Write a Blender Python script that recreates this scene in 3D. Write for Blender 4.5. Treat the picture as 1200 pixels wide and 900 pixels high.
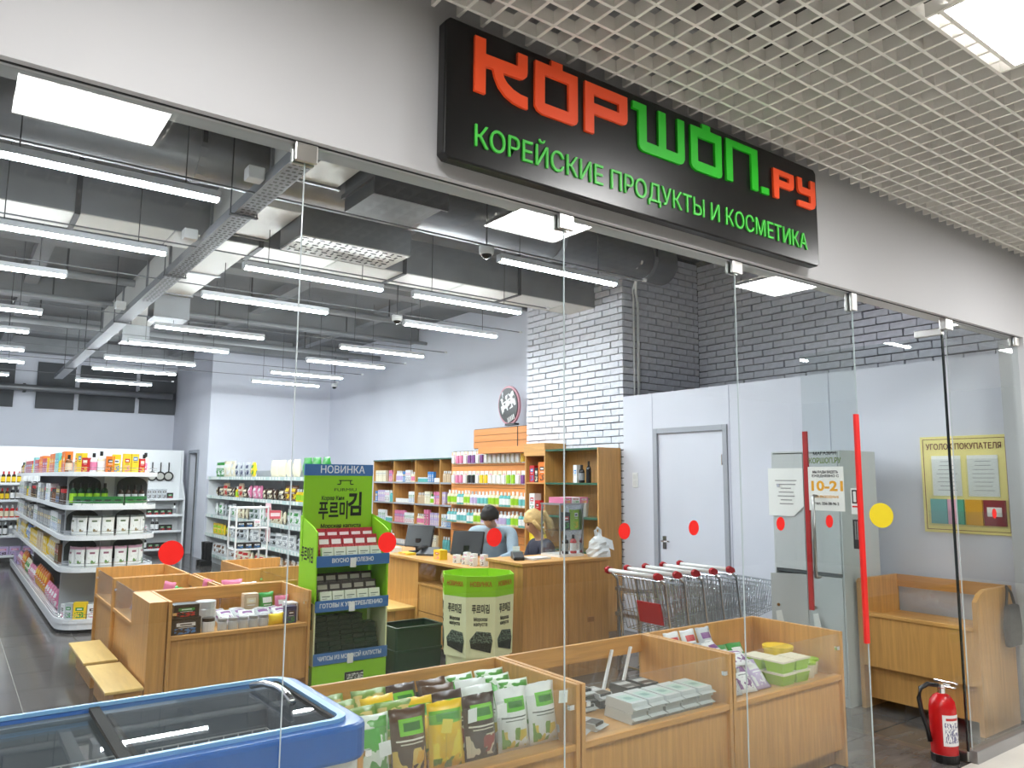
import bpy, math, random
from mathutils import Vector, Matrix

S = bpy.context.scene
COL = S.collection
for o in list(bpy.data.objects):
    bpy.data.objects.remove(o)
PI = math.pi
rnd = random.Random(11)

# ---------------------------------------------------------------- camera
cam_data = bpy.data.cameras.new('camera')
cam_data.sensor_width = 36.0
cam_data.lens = 894.0 * 36.0 / 1200.0
cam_data.clip_start = 0.02
cam_data.clip_end = 200
camera = bpy.data.objects.new('camera', cam_data)
COL.objects.link(camera)
CR = [[0.806495, -0.591201, 0.006825], [0.078658, 0.095846, -0.992283], [0.585985, 0.800809, 0.123802]]
camera.matrix_world = Matrix(((CR[0][0], -CR[1][0], -CR[2][0], 0.0),
                              (CR[0][1], -CR[1][1], -CR[2][1], 0.0),
                              (CR[0][2], -CR[1][2], -CR[2][2], 1.6),
                              (0, 0, 0, 1)))
S.camera = camera

# ---------------------------------------------------------------- world, exposure, light levels
world = bpy.data.worlds.new('world')
S.world = world
world.use_nodes = True
world.node_tree.nodes['Background'].inputs[0].default_value = (0.9, 0.95, 1.0, 1)
world.node_tree.nodes['Background'].inputs[1].default_value = 0.05
S.view_settings.view_transform = 'Standard'
S.view_settings.look = 'None'
S.view_settings.gamma = 1.0
S.view_settings.use_curve_mapping = False
S.view_settings.exposure = 1.0
S.cycles.transparent_max_bounces = 32
S.cycles.max_bounces = 8
S.cycles.sample_clamp_indirect = 6.0
TUBE_GLOW = 84.0        # radiance of the shop's tube lights
PANEL_GLOW = 27.0       # radiance of the corridor's square lights

# ---------------------------------------------------------------- materials
MATS = {}

def nodes_of(name):
    m = bpy.data.materials.new(name)
    m.use_nodes = True
    nt = m.node_tree
    b = nt.nodes.get('Principled BSDF')
    return m, nt, b

def rgba(c):
    return (c[0], c[1], c[2], 1.0)

def srgb(r, g, b):
    f = lambda v: (v / 255.0 / 12.92) if v <= 10 else (((v / 255.0) + 0.055) / 1.055) ** 2.4
    return (f(r), f(g), f(b))

def noise_colour(nt, b, c, var, scale, stretch=(1, 1, 1), detail=4.0, coords='Object'):
    tc = nt.nodes.new('ShaderNodeTexCoord')
    mp = nt.nodes.new('ShaderNodeMapping')
    mp.inputs['Scale'].default_value = stretch
    nz = nt.nodes.new('ShaderNodeTexNoise')
    nz.inputs['Scale'].default_value = scale
    nz.inputs['Detail'].default_value = detail
    rp = nt.nodes.new('ShaderNodeValToRGB')
    rp.color_ramp.elements[0].position = 0.3
    rp.color_ramp.elements[1].position = 0.7
    rp.color_ramp.elements[0].color = rgba([max(0, v * (1 - var)) for v in c])
    rp.color_ramp.elements[1].color = rgba([min(1, v * (1 + var)) for v in c])
    nt.links.new(tc.outputs[coords], mp.inputs[0])
    nt.links.new(mp.outputs[0], nz.inputs['Vector'])
    nt.links.new(nz.outputs['Fac'], rp.inputs[0])
    nt.links.new(rp.outputs[0], b.inputs['Base Color'])
    return nz, rp

def mat(name, c, rough=0.5, metal=0.0, var=0.0, scale=6.0, bump=0.0, stretch=(1, 1, 1), coat=0.0, spec=0.5):
    if name in MATS:
        return MATS[name]
    m, nt, b = nodes_of(name)
    b.inputs['Base Color'].default_value = rgba(c)
    b.inputs['Roughness'].default_value = rough
    b.inputs['Metallic'].default_value = metal
    b.inputs['Coat Weight'].default_value = coat
    b.inputs['Specular IOR Level'].default_value = spec
    nz = None
    if var > 0:
        nz, _ = noise_colour(nt, b, c, var, scale, stretch)
    if bump > 0 and nz is not None:
        bp = nt.nodes.new('ShaderNodeBump')
        bp.inputs['Strength'].default_value = bump
        bp.inputs['Distance'].default_value = 0.01
        nt.links.new(nz.outputs['Fac'], bp.inputs['Height'])
        nt.links.new(bp.outputs[0], b.inputs['Normal'])
    MATS[name] = m
    return m

def emitter(name, c, strength):
    if name in MATS:
        return MATS[name]
    m, nt, b = nodes_of(name)
    b.inputs['Base Color'].default_value = rgba((0.9, 0.9, 0.9))
    b.inputs['Emission Color'].default_value = rgba(c)
    b.inputs['Emission Strength'].default_value = strength
    MATS[name] = m
    return m

def glass(name, tint=(1, 1, 1), base=0.04, rough=0.0):
    """thin clear sheet: Schlick mirror over a straight-through pane"""
    if name in MATS:
        return MATS[name]
    m, nt, b = nodes_of(name)
    nt.nodes.remove(b)
    out = nt.nodes['Material Output']
    tr = nt.nodes.new('ShaderNodeBsdfTransparent')
    tr.inputs[0].default_value = rgba(tint)
    gl = nt.nodes.new('ShaderNodeBsdfGlossy')
    gl.inputs['Roughness'].default_value = rough
    lw = nt.nodes.new('ShaderNodeLayerWeight')
    lw.inputs[0].default_value = 0.5
    pw = nt.nodes.new('ShaderNodeMath'); pw.operation = 'POWER'; pw.inputs[1].default_value = 5.0
    ml = nt.nodes.new('ShaderNodeMath'); ml.operation = 'MULTIPLY_ADD'
    ml.inputs[1].default_value = 1 - base; ml.inputs[2].default_value = base
    mx = nt.nodes.new('ShaderNodeMixShader')
    nt.links.new(lw.outputs['Facing'], pw.inputs[0])
    nt.links.new(pw.outputs[0], ml.inputs[0])
    nt.links.new(ml.outputs[0], mx.inputs[0])
    nt.links.new(tr.outputs[0], mx.inputs[1])
    nt.links.new(gl.outputs[0], mx.inputs[2])
    nt.links.new(mx.outputs[0], out.inputs[0])
    MATS[name] = m
    return m

def wood(name, c, stretch=(14, 14, 0.9), rough=0.42, var=0.16):
    if name in MATS:
        return MATS[name]
    m, nt, b = nodes_of(name)
    b.inputs['Roughness'].default_value = rough
    nz, rp = noise_colour(nt, b, c, var, 3.0, stretch, 6.0)
    nz.inputs['Distortion'].default_value = 0.6
    MATS[name] = m
    return m

def printed(name, base, blocks=(), spots=None, rough=0.4, axes=('X', 'Z')):
    """flat print on packaging in the pack's own 0..1 box: rectangles (x0,x1,z0,z1,colour); spots=(x0,x1,z0,z1,colour,scale) speckles"""
    if name in MATS:
        return MATS[name]
    m, nt, b = nodes_of(name)
    b.inputs['Roughness'].default_value = rough
    tc = nt.nodes.new('ShaderNodeTexCoord')
    sp = nt.nodes.new('ShaderNodeSeparateXYZ')
    nt.links.new(tc.outputs['Generated'], sp.inputs[0])
    def rect(x0, x1, z0, z1):
        fac = None
        for ax, lo, hi in ((axes[0], x0, x1), (axes[1], z0, z1)):
            for val, op in ((lo, 'GREATER_THAN'), (hi, 'LESS_THAN')):
                n = nt.nodes.new('ShaderNodeMath'); n.operation = op
                n.inputs[1].default_value = val
                nt.links.new(sp.outputs[ax], n.inputs[0])
                if fac is None:
                    fac = n.outputs[0]
                else:
                    k = nt.nodes.new('ShaderNodeMath'); k.operation = 'MULTIPLY'
                    nt.links.new(fac, k.inputs[0]); nt.links.new(n.outputs[0], k.inputs[1])
                    fac = k.outputs[0]
        return fac
    cur = None
    def over(fac, colour):
        nonlocal cur
        mx = nt.nodes.new('ShaderNodeMix'); mx.data_type = 'RGBA'
        if cur is None:
            mx.inputs[6].default_value = rgba(base)
        else:
            nt.links.new(cur, mx.inputs[6])
        mx.inputs[7].default_value = rgba(colour)
        nt.links.new(fac, mx.inputs[0])
        cur = mx.outputs[2]
    if spots:
        sl = spots if isinstance(spots[0], (tuple, list)) else [spots]
        for x0, x1, z0, z1, c, sc in sl:
            nz = nt.nodes.new('ShaderNodeTexNoise'); nz.inputs['Scale'].default_value = sc
            nz.inputs['Detail'].default_value = 1.0
            nt.links.new(tc.outputs['Generated'], nz.inputs['Vector'])
            g = nt.nodes.new('ShaderNodeMath'); g.operation = 'GREATER_THAN'; g.inputs[1].default_value = 0.5
            nt.links.new(nz.outputs['Fac'], g.inputs[0])
            k = nt.nodes.new('ShaderNodeMath'); k.operation = 'MULTIPLY'
            nt.links.new(rect(x0, x1, z0, z1), k.inputs[0]); nt.links.new(g.outputs[0], k.inputs[1])
            over(k.outputs[0], c)
    for x0, x1, z0, z1, c in blocks:
        over(rect(x0, x1, z0, z1), c)
    if cur is None:
        b.inputs['Base Color'].default_value = rgba(base)
    else:
        nt.links.new(cur, b.inputs['Base Color'])
    MATS[name] = m
    return m

# ---------------------------------------------------------------- mesh building
class MB:
    def __init__(self):
        self.v = []; self.f = []; self.m = []
    def add(self, vs, fs, mi=0):
        n = len(self.v)
        self.v += [tuple(p) for p in vs]
        self.f += [tuple(i + n for i in q) for q in fs]
        self.m += [mi] * len(fs)
        return self
    def box(self, x0, x1, y0, y1, z0, z1, mi=0):
        vs = [(x0, y0, z0), (x1, y0, z0), (x1, y1, z0), (x0, y1, z0), (x0, y0, z1), (x1, y0, z1), (x1, y1, z1), (x0, y1, z1)]
        return self.add(vs, [(3, 2, 1, 0), (4, 5, 6, 7), (0, 1, 5, 4), (1, 2, 6, 5), (2, 3, 7, 6), (3, 0, 4, 7)], mi)
    def hexa(self, vs, mi=0):
        return self.add(vs, [(3, 2, 1, 0), (4, 5, 6, 7), (0, 1, 5, 4), (1, 2, 6, 5), (2, 3, 7, 6), (3, 0, 4, 7)], mi)
    def prism(self, poly, a0, a1, axis='z', mi=0):
        """extrude a 2-D outline along an axis; outline is (x,y) for z, (x,z) for y, (y,z) for x"""
        def put(p, a):
            return (p[0], p[1], a) if axis == 'z' else ((p[0], a, p[1]) if axis == 'y' else (a, p[0], p[1]))
        n = len(poly)
        vs = [put(p, a0) for p in poly] + [put(p, a1) for p in poly]
        fs = [tuple(range(n - 1, -1, -1)), tuple(range(n, 2 * n))] + [(i, (i + 1) % n, n + (i + 1) % n, n + i) for i in range(n)]
        return self.add(vs, fs, mi)
    def lathe(self, prof, n=14, cx=0, cy=0, mi=0, sx=1.0, sy=1.0):
        """prof: list of (r,z[,material])"""
        k = len(prof); base = len(self.v)
        for p in prof:
            for i in range(n):
                a = 2 * PI * i / n
                self.v.append((cx + p[0] * math.cos(a) * sx, cy + p[0] * math.sin(a) * sy, p[1]))
        for j in range(k - 1):
            q = prof[j + 1][2] if len(prof[j + 1]) > 2 else mi
            for i in range(n):
                self.f.append((base + j * n + i, base + j * n + (i + 1) % n, base + (j + 1) * n + (i + 1) % n, base + (j + 1) * n + i)); self.m.append(q)
        self.f.append(tuple(base + i for i in range(n - 1, -1, -1))); self.m.append(prof[0][2] if len(prof[0]) > 2 else mi)
        self.f.append(tuple(base + (k - 1) * n + i for i in range(n))); self.m.append(prof[-1][2] if len(prof[-1]) > 2 else mi)
        return self
    def tube(self, pts, r, n=6, mi=0):
        pts = [Vector(p) for p in pts]; base = len(self.v); k = len(pts)
        for j, p in enumerate(pts):
            d = (pts[min(j + 1, k - 1)] - pts[max(j - 1, 0)]).normalized()
            up = Vector((0, 0, 1)) if abs(d.z) < 0.9 else Vector((1, 0, 0))
            a = d.cross(up).normalized(); b = d.cross(a)
            rr = r[j] if isinstance(r, (list, tuple)) else r
            for i in range(n):
                t = 2 * PI * (i + 0.5) / n
                self.v.append(tuple(p + a * math.cos(t) * rr + b * math.sin(t) * rr))
        for j in range(k - 1):
            for i in range(n):
                self.f.append((base + j * n + i, base + j * n + (i + 1) % n, base + (j + 1) * n + (i + 1) % n, base + (j + 1) * n + i)); self.m.append(mi)
        self.f.append(tuple(base + i for i in range(n - 1, -1, -1))); self.m.append(mi)
        self.f.append(tuple(base + (k - 1) * n + i for i in range(n))); self.m.append(mi)
        return self
    def mesh(self, name, mats):
        me = bpy.data.meshes.new(name)
        me.from_pydata(self.v, [], self.f)
        for mm in (mats if isinstance(mats, (list, tuple)) else [mats]):
            me.materials.append(mm)
        me.polygons.foreach_set('material_index', self.m)
        me.update()
        return me

def smooth(me, yes=True):
    me.polygons.foreach_set('use_smooth', [yes] * len(me.polygons))
    return me

def put(name, me, parent=None, loc=(0, 0, 0), rot=(0, 0, 0), scale=None):
    o = bpy.data.objects.new(name, me)
    COL.objects.link(o)
    if parent is not None:
        o.parent = parent
    o.location = loc
    o.rotation_euler = rot if isinstance(rot, (tuple, list)) else (0, 0, rot)
    if scale:
        o.scale = scale
    return o

def ob(name, mb, mats, parent=None, loc=(0, 0, 0), rot=(0, 0, 0), bevel=0.0, sm=False):
    me = mb.mesh(name, mats)
    if sm:
        smooth(me)
    o = put(name, me, parent, loc, rot)
    if bevel:
        bv = o.modifiers.new('soft_edge', 'BEVEL')
        bv.width = bevel; bv.segments = 2; bv.limit_method = 'ANGLE'
    return o

def tag(o, label, cat=None, group=None, kind=None):
    if label: o['label'] = label
    if cat: o['category'] = cat
    if group: o['group'] = group
    if kind: o['kind'] = kind
    return o

def thing(name, label, cat, loc=(0, 0, 0), rot=0.0, group=None, kind=None):
    o = bpy.data.objects.new(name, None)
    o.empty_display_size = 0.05
    COL.objects.link(o)
    o.location = loc; o.rotation_euler = (0, 0, rot)
    return tag(o, label, cat, group, kind)

def copy_tree(o, parent=None, loc=None, rot=None, label=None):
    c = o.copy(); COL.objects.link(c); c.parent = parent
    if loc is not None: c.location = loc
    if rot is not None: c.rotation_euler = (0, 0, rot)
    if label: c['label'] = label
    for ch in o.children:
        copy_tree(ch, c)
    return c

TEXTS = {}
def text_mesh(s, size, ext=0.001, bold=0.0, material=None, align='CENTER', width=None):
    key = (s, size, ext, bold, material.name, align, width)
    if key in TEXTS:
        return TEXTS[key]
    cu = bpy.data.curves.new('lettering', 'FONT')
    cu.body = s; cu.size = size; cu.extrude = ext; cu.offset = bold
    cu.align_x = align; cu.align_y = 'CENTER'; cu.resolution_u = 3
    t = bpy.data.objects.new('lettering_tmp', cu)
    COL.objects.link(t)
    dg = bpy.context.evaluated_depsgraph_get()
    me = bpy.data.meshes.new_from_object(t.evaluated_get(dg))
    bpy.data.objects.remove(t)
    if width:
        xs = [v.co.x for v in me.vertices]
        k = width / (max(xs) - min(xs))
        for v in me.vertices: v.co.x *= k
    me.materials.clear(); me.materials.append(material)
    TEXTS[key] = me
    return me

FACE_FRONT = (PI / 2, 0, 0)            # text reads from -y
FACE_LEFT = (PI / 2, 0, -PI / 2)       # text reads from -x
# ================================================================ THE SETTING
M_lav = mat('lavender_wall_paint', srgb(220, 221, 231), 0.75, var=0.03, scale=1.5)
M_white_paint = mat('corridor_wall_paint', srgb(132, 130, 128), 0.7, var=0.02, scale=1.2)
M_header = mat('header_paint', srgb(188, 188, 190), 0.6, var=0.03, scale=0.8)
M_brick = mat('white_brick_paint', srgb(222, 222, 230), 0.6, var=0.10, scale=14, bump=0.5)
M_mortar = mat('brick_joint', srgb(96, 96, 104), 0.9, var=0.25, scale=20)
M_slab = mat('dark_ceiling_paint', srgb(112, 113, 116), 0.9, var=0.2, scale=1.2)
M_concrete = mat('grey_beam_paint', srgb(140, 141, 144), 0.85, var=0.15, scale=2)
M_tile = mat('dark_floor_tile', srgb(88, 84, 82), 0.14, var=0.38, scale=3.0, stretch=(1, 4, 1))
M_grout = mat('floor_grout', srgb(196, 192, 186), 0.7)
M_corr_floor = mat('beige_corridor_tile', srgb(222, 217, 208), 0.3, var=0.08, scale=3)
M_blade = mat('grid_blade_paint', srgb(232, 229, 223), 0.5)
M_black = mat('black_plastic', srgb(18, 18, 20), 0.4)
M_dark = mat('dark_void', srgb(40, 40, 44), 0.8)
M_steel = mat('brushed_steel', srgb(190, 188, 184), 0.3, 1.0)
M_chrome = mat('chrome', srgb(225, 225, 228), 0.12, 1.0)
M_alu = mat('aluminium_profile', srgb(178, 178, 180), 0.35, 0.9)
M_glass = glass('clear_pane', (0.94, 0.965, 0.96))
M_plexi = glass('clear_acrylic', (0.97, 0.98, 0.98))
M_edge = mat('polished_glass_edge', srgb(196, 206, 208), 0.2)
M_darkedge = mat('dark_glass_edge', srgb(22, 30, 30), 0.15)
M_red = mat('signal_red', srgb(226, 22, 14), 0.5)
M_yellow = mat('signal_yellow', srgb(250, 222, 8), 0.5)

GY = 2.15          # glass line
HZ = 2.60          # header soffit

def struct(name, mb, mats, label, parent=None, bevel=0):
    o = ob(name, mb, mats, parent, bevel=bevel)
    if parent is None:
        tag(o, label, None, None, 'structure')
    return o

# floors -----------------------------------------------------------------
fl = struct('floor', MB().box(-3, 7.4, 2.16, 19.0, -0.1, -0.012), M_grout, 'dark polished tile floor of the shop')
tile_me = MB().box(0, 0.593, 0, 0.593, -0.02, 0.0).mesh('floor_tile', M_tile)
rest = MB()
nt_ = 0
for ix in range(-5, 13):
    for iy in range(0, 28):
        x = ix * 0.6 - 0.06; y = 2.17 + iy * 0.6
        if x > 6.8 or y > 18.9:
            continue
        seen = (x < 1.5 and x > 0.02 * y - 1.0) or (y < 10 and 1.4 < x < 6.0)
        if seen and nt_ < 296:
            put('floor_tile', tile_me, fl, (x, y, 0)); nt_ += 1
        else:
            rest.box(x, x + 0.594, y, y + 0.594, -0.02, 0.0)
r_ = ob('floor_tiling', rest, M_tile, fl); r_['kind'] = 'stuff'
struct('floor_corridor', MB().box(-8, 14, -5, 2.16, -0.1, 0.0), M_corr_floor, 'beige tiled floor of the mall corridor')

# walls ------------------------------------------------------------------
struct('wall_front', MB().box(-3.1, 14, 2.11, 2.23, HZ, 4.3).box(-3.1, -2.2, 2.11, 2.23, 0, HZ).box(5.93, 14, 2.11, 2.27, 0, HZ),
       M_header, 'pale header wall above the glass shop front')
struct('trim_1', MB().box(-2.2, 5.93, GY - 0.016, GY - 0.009, HZ - 0.003, HZ + 0.001), M_dark, 'dark channel above the glass panes')
struct('wall_left', MB().box(-3.1, -3.0, 2.23, 19.0, 0, 4.3), M_lav, 'painted side wall of the shop')
struct('wall_back', MB().box(-3.0, 4.12, 18.9, 19.0, 0, 4.3), M_lav, 'far end wall of the shop, painted pale blue')
jog = MB().box(4.12, 4.24, 15.97, 16.55, 0, 4.3).box(4.12, 4.24, 17.25, 19.0, 0, 4.3).box(4.12, 4.24, 16.55, 17.25, 2.1, 4.3)
struct('wall_jog', jog, M_lav, 'short side wall with a narrow doorway by the pan panel')
struct('wall_rear_alcove', MB().box(4.12, 6.74, 15.85, 15.97, 0, 4.3), M_lav, 'pale lavender rear wall above the grey bag shelving')
struct('wall_right', MB().box(6.64, 6.76, 7.87, 15.85, 0, 4.3), M_lav, 'long lavender wall above the cosmetics shelving')
d2 = struct('door_2', MB().box(4.19, 4.22, 16.57, 16.95, 0.0, 2.08), mat('grey_door_paint', srgb(176, 180, 190), 0.5), 'narrow pale grey door ajar beside the pan panel')
ob('door_frame', MB().box(4.10, 4.13, 16.50, 16.56, 0, 2.16).box(4.10, 4.13, 17.24, 17.30, 0, 2.16).box(4.10, 4.13, 16.56, 17.24, 2.1, 2.16), mat('grey_trim_paint', srgb(150, 155, 165), 0.5), d2)
ob('doorway_shade_sheet', MB().box(4.5, 4.55, 16.4, 17.4, 0, 2.1), M_dark, d2)  # dark sheet behind the doorway; the unlit gap is put into its colour

# brickwork ----------------------------------------------------------------
BL, BH, BT, GAP = 0.250, 0.0645, 0.03, 0.0130
def brick_mesh(k, length):
    r = random.Random(50 + k)
    j = lambda a: r.uniform(-a, a)
    x0, x1, z0, z1 = 0.0, length, 0.0, BH
    vs = [(x0, 0, z0), (x1, 0, z0), (x1, BT, z0), (x0, BT, z0), (x0, 0, z1), (x1, 0, z1), (x1, BT, z1), (x0, BT, z1)]
    vs = [(x + (j(0.005) if y == 0 else 0), y + (j(0.004) if y == 0 else 0), z + (j(0.0035) if y == 0 else 0)) for x, y, z in vs]
    return MB().hexa(vs).mesh('brick', M_brick)
BR_FULL = [brick_mesh(k, BL) for k in range(6)]
BR_HALF = [brick_mesh(10 + k, 0.118) for k in range(3)]
def bricks(parent, origin, rot, length, z0, z1, visible, limit=300):
    """courses along local +x of a wall face, proud faces towards local -y"""
    n = 0
    left = MB()
    c, s = math.cos(rot), math.sin(rot)
    row = 0; z = z0
    while z + BH < z1:
        u = 0.0; first = (row % 2 == 1)
        while u < length - 0.02:
            w = 0.118 if first else BL
            half = first
            first = False
            k = 1.0
            if u + w > length - 0.07:                      # last brick of the course is cut to fit
                w0 = w; w = length - u; k = w / w0
            wx, wy = origin[0] + c * u, origin[1] + s * u
            dy = rnd.uniform(-0.002, 0.004)
            if visible(wx, wy, z) and n < limit:
                put('brick', rnd.choice(BR_HALF if half else BR_FULL), parent, (wx - s * dy, wy + c * dy, z), rot, (k, 1, 1))
                n += 1
            else:
                x0, y0 = wx, wy
                p = [(0, 0), (w, 0), (w, BT), (0, BT)]
                q = [(x0 + c * a - s * b, y0 + s * a + c * b) for a, b in p]
                left.hexa([(a, b, z) for a, b in q] + [(a, b, z + BH) for a, b in q])
            u += w + GAP
        z += BH + GAP; row += 1
    if left.v:
        o = ob('brickwork', left, M_brick, parent); o['kind'] = 'stuff'
    return n

# pillar: plain core, brick skin on the two faces in view
pil = struct('wall_pillar', MB().box(6.03, 7.3, 6.13, 7.87, 0, 4.3), M_mortar, 'whitewashed brick pillar behind the cosmetics shelving')
bricks(pil, (6.0, 7.87), -PI / 2, 1.77, 0.0, 4.25, lambda x, y, z: 1.9 < z < 3.9)
bricks(pil, (6.034, 6.10), 0.0, 1.262, 0.0, 4.25, lambda x, y, z: 2.4 < z < 3.9, 110)
wr = struct('wall_brick_side', MB().box(7.33, 7.45, 2.23, 6.13, 0, 4.3), M_mortar, 'painted brick side wall above the white partition')
bricks(wr, (7.3, 6.10), -PI / 2, 3.85, 2.3, 4.25, lambda x, y, z: 2.6 + 0.0 * y < z < 2.75 + 0.22 * y)

# white partition with the utility door -------------------------------------
pt = struct('wall_partition', MB().box(6.0, 6.08, 2.27, 4.74, 0, 2.52).box(6.0, 6.08, 5.60, 6.10, 0, 2.52).box(6.0, 6.08, 4.74, 5.60, 2.09, 2.52), M_lav,
            'smooth lavender partition in front of the brick wall')
seam = mat('panel_seam', srgb(176, 178, 196), 0.7)
for yy in (3.62, 4.66, 5.66):
    ob('seam', MB().box(5.998, 6.001, yy, yy + 0.006, 0.0, 2.52), seam, pt)
d1 = struct('door_1', MB().box(6.012, 6.05, 4.745, 5.595, 0.005, 2.085), M_lav, 'plain lavender utility door in the partition')
M_frame = mat('grey_door_frame', srgb(168, 170, 178), 0.45)
ob('door_frame', MB().box(5.985, 6.012, 4.69, 4.745, 0, 2.14).box(5.985, 6.012, 5.595, 5.65, 0, 2.14).box(5.985, 6.012, 4.745, 5.595, 2.085, 2.14), M_frame, d1, bevel=0.004)
hd = ob('door_handle', MB().tube([(6.012, 5.53, 0.98), (5.965, 5.53, 0.98), (5.96, 5.42, 0.98)], 0.009, 8), M_chrome, d1, sm=True)
ob('keyhole_plate', MB().box(6.005, 6.012, 5.50, 5.55, 0.90, 1.03), M_chrome, d1)
ob('hinge', MB().lathe([(0.011, 0), (0.011, 0.1)], 8, 5.985, 4.745), M_chrome, d1, (0, 0, 1.75))
ob('hinge', MB().lathe([(0.011, 0), (0.011, 0.1)], 8, 5.985, 4.745), M_chrome, d1, (0, 0, 0.3))
sw = thing('wall_switch', 'small white light switch on the partition between pillar and utility door', 'switch', (5.988, 5.92, 1.52))
ob('switch_plate', MB().box(0, 0.012, -0.04, 0.04, 0, 0.16), mat('switch_white', srgb(240, 240, 240), 0.4), sw, bevel=0.004)
ob('rocker', MB().box(-0.006, 0, -0.022, 0.022, 0.085, 0.14), mat('rocker_white', srgb(225, 225, 225), 0.35), sw, bevel=0.002)
ob('rocker', MB().box(-0.006, 0, -0.022, 0.022, 0.02, 0.075), mat('rocker_white', srgb(225, 225, 225), 0.35), sw, bevel=0.002)

# shop ceiling ----------------------------------------------------------------
ce = struct('ceiling', MB().box(-3.1, 7.45, 2.2, 19.0, 4.3, 4.45), M_slab, 'dark exposed concrete ceiling of the shop')
for y in (3.2, 5.95, 8.9, 11.9, 14.9, 17.4):
    ob('ceiling_beam', MB().box(-3.0, 6.62 if y > 7.9 else 5.98, y, y + 0.3, 4.02, 4.3), M_concrete, ce)
for x in (0.6, 3.6, 5.4):
    ob('ceiling_rib', MB().box(x, x + 0.16, 2.3, 18.8, 4.16, 4.3), M_concrete, ce)
for x0, x1 in ((-3.0, 0.95), (1.35, 2.05), (2.15, 3.25), (3.35, 4.1)):
    ob('dark_upper_panel', MB().box(x0, x1, 18.80, 18.9, 3.02, 4.0), mat('upper_panel_grey', srgb(78, 80, 84), 0.8, var=0.15, scale=3), ce)

# corridor shell and its open-cell ceiling ----------------------------------------
struct('wall_corridor_rear', MB().box(-8, 14, -5.1, -5, 0, 3.7), M_white_paint, 'pale wall across the mall corridor')
struct('wall_corridor_left', MB().box(-8.1, -8, -5, 2.11, 0, 3.7), M_white_paint, 'pale end wall of the mall corridor')
struct('wall_corridor_right', MB().box(14, 14.1, -5, 2.11, 0, 3.7), M_white_paint, 'pale distant end wall of the mall corridor')
CZ = 3.17
cc = struct('ceiling_corridor', MB().box(-8, 14, -5, 2.11, 3.62, 3.7), mat('corridor_void', srgb(46, 44, 43), 0.9), 'dark ceiling void above the white open-cell grid')
CELL = 0.0987
bx_me = MB().box(0, 11.0, -0.006, 0.006, 0, 0.05).mesh('grid_blade', M_blade)
by_me = MB().box(-0.006, 0.006, 0, 2.42, 0, 0.05).mesh('grid_blade', M_blade)
for k in range(25):
    put('grid_blade', bx_me, cc, (-1.2, 2.024 - CELL * k, CZ))
for k in range(112):
    x = 1.284 + CELL * (k - 25)
    put('grid_blade', by_me, cc, (x, 2.085 - 2.42, CZ + 0.001))
ob('ceiling_plaster', MB().box(-8, -1.25, -5, 2.11, CZ, CZ + 0.05).box(9.85, 14, -5, 2.11, CZ, CZ + 0.05).box(-1.25, 9.85, -5, -0.36, CZ, CZ + 0.05), M_blade, cc)

def square_light(x, y, label):
    t = thing('ceiling_panel_light', label, 'light', (x, y, CZ - 0.016), group='square corridor lights')
    h = 0.296
    ob('frame', MB().box(-h, h, -h, -h + 0.016, 0, 0.015).box(-h, h, h - 0.016, h, 0, 0.015).box(-h, -h + 0.016, -h + 0.016, h - 0.016, 0, 0.015).box(h - 0.016, h, -h + 0.016, h - 0.016, 0, 0.015), M_blade, t)
    ob('diffuser', MB().box(-h + 0.016, h - 0.016, -h + 0.016, h - 0.016, 0.004, 0.012), emitter('panel_glow', (1.0, 0.995, 0.985), PANEL_GLOW), t)
for i, x in enumerate((-4.54, -2.08, 0.375, 2.828, 5.26, 7.72, 10.18)):
    square_light(x, 0.783, 'square white corridor light above the right end of the sign' if i == 3 else 'square white corridor light reflected in the shop front glass')

# glass front -------------------------------------------------------------------
def clamp(parent, x, z0=HZ - 0.062, z1=HZ - 0.004, w=0.07):
    ob('clamp', MB().box(x - w / 2, x + w / 2, GY - 0.022, GY - 0.007, z0, z1).box(x - w / 2, x + w / 2, GY + 0.007, GY + 0.022, z0, z1), M_steel, parent, bevel=0.003)

dot_me = MB().lathe([(0.031, 0.0), (0.031, 0.0012)], 28).mesh('marker_sticker', M_red)
def pane(n, x0, x1, dots, label):
    o = struct('window_%d' % n, MB().box(x0 + 0.003, x1 - 0.003, GY - 0.003, GY + 0.003, 0.06, HZ - 0.006), M_glass, label)
    ob('pane_edge', MB().box(x0 + 0.001, x0 + 0.003, GY - 0.0032, GY + 0.0032, 0.06, HZ - 0.006), M_edge, o)
    ob('floor_rail', MB().box(x0, x1, GY - 0.03, GY + 0.03, 0.0, 0.07), M_alu, o, bevel=0.004)
    for d in dots:
        put('marker_sticker', dot_me, o, (d, GY - 0.0036, 1.405), (PI / 2, 0, 0))
    return o
pane(1, -1.25, -0.23, (-0.92, -0.52), 'shop front pane in front of the freezer, outside the view')
w2 = pane(2, -0.23, 0.79, (0.48,), 'leftmost shop front pane in front of the freezer')
w3 = pane(3, 0.79, 1.81, (1.10, 1.50), 'shop front pane in front of the lime green display stand')
w4 = pane(4, 1.81, 2.83, (2.11, 2.51), 'shop front pane in front of the service counter')
w5 = pane(5, 2.83, 3.82, (3.11, 3.51), 'shop front pane beside the open glass door')
w6 = pane(6, 4.87, 5.93, (5.37,), 'rightmost shop front pane in front of the notice board')
for w, x in ((w3, 0.79), (w4, 1.81), (w5, 2.83)):
    clamp(w, x)
ob('clamp', MB().box(3.785, 3.835, GY - 0.022, GY - 0.007, HZ - 0.10, HZ - 0.004).box(3.785, 3.835, GY + 0.007, GY + 0.022, HZ - 0.10, HZ - 0.004), M_steel, w5, bevel=0.003)
ob('red_edge_tape', MB().box(3.79, 3.822, GY - 0.0075, GY + 0.0075, 0.79, 1.95), M_red, w5)
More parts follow.
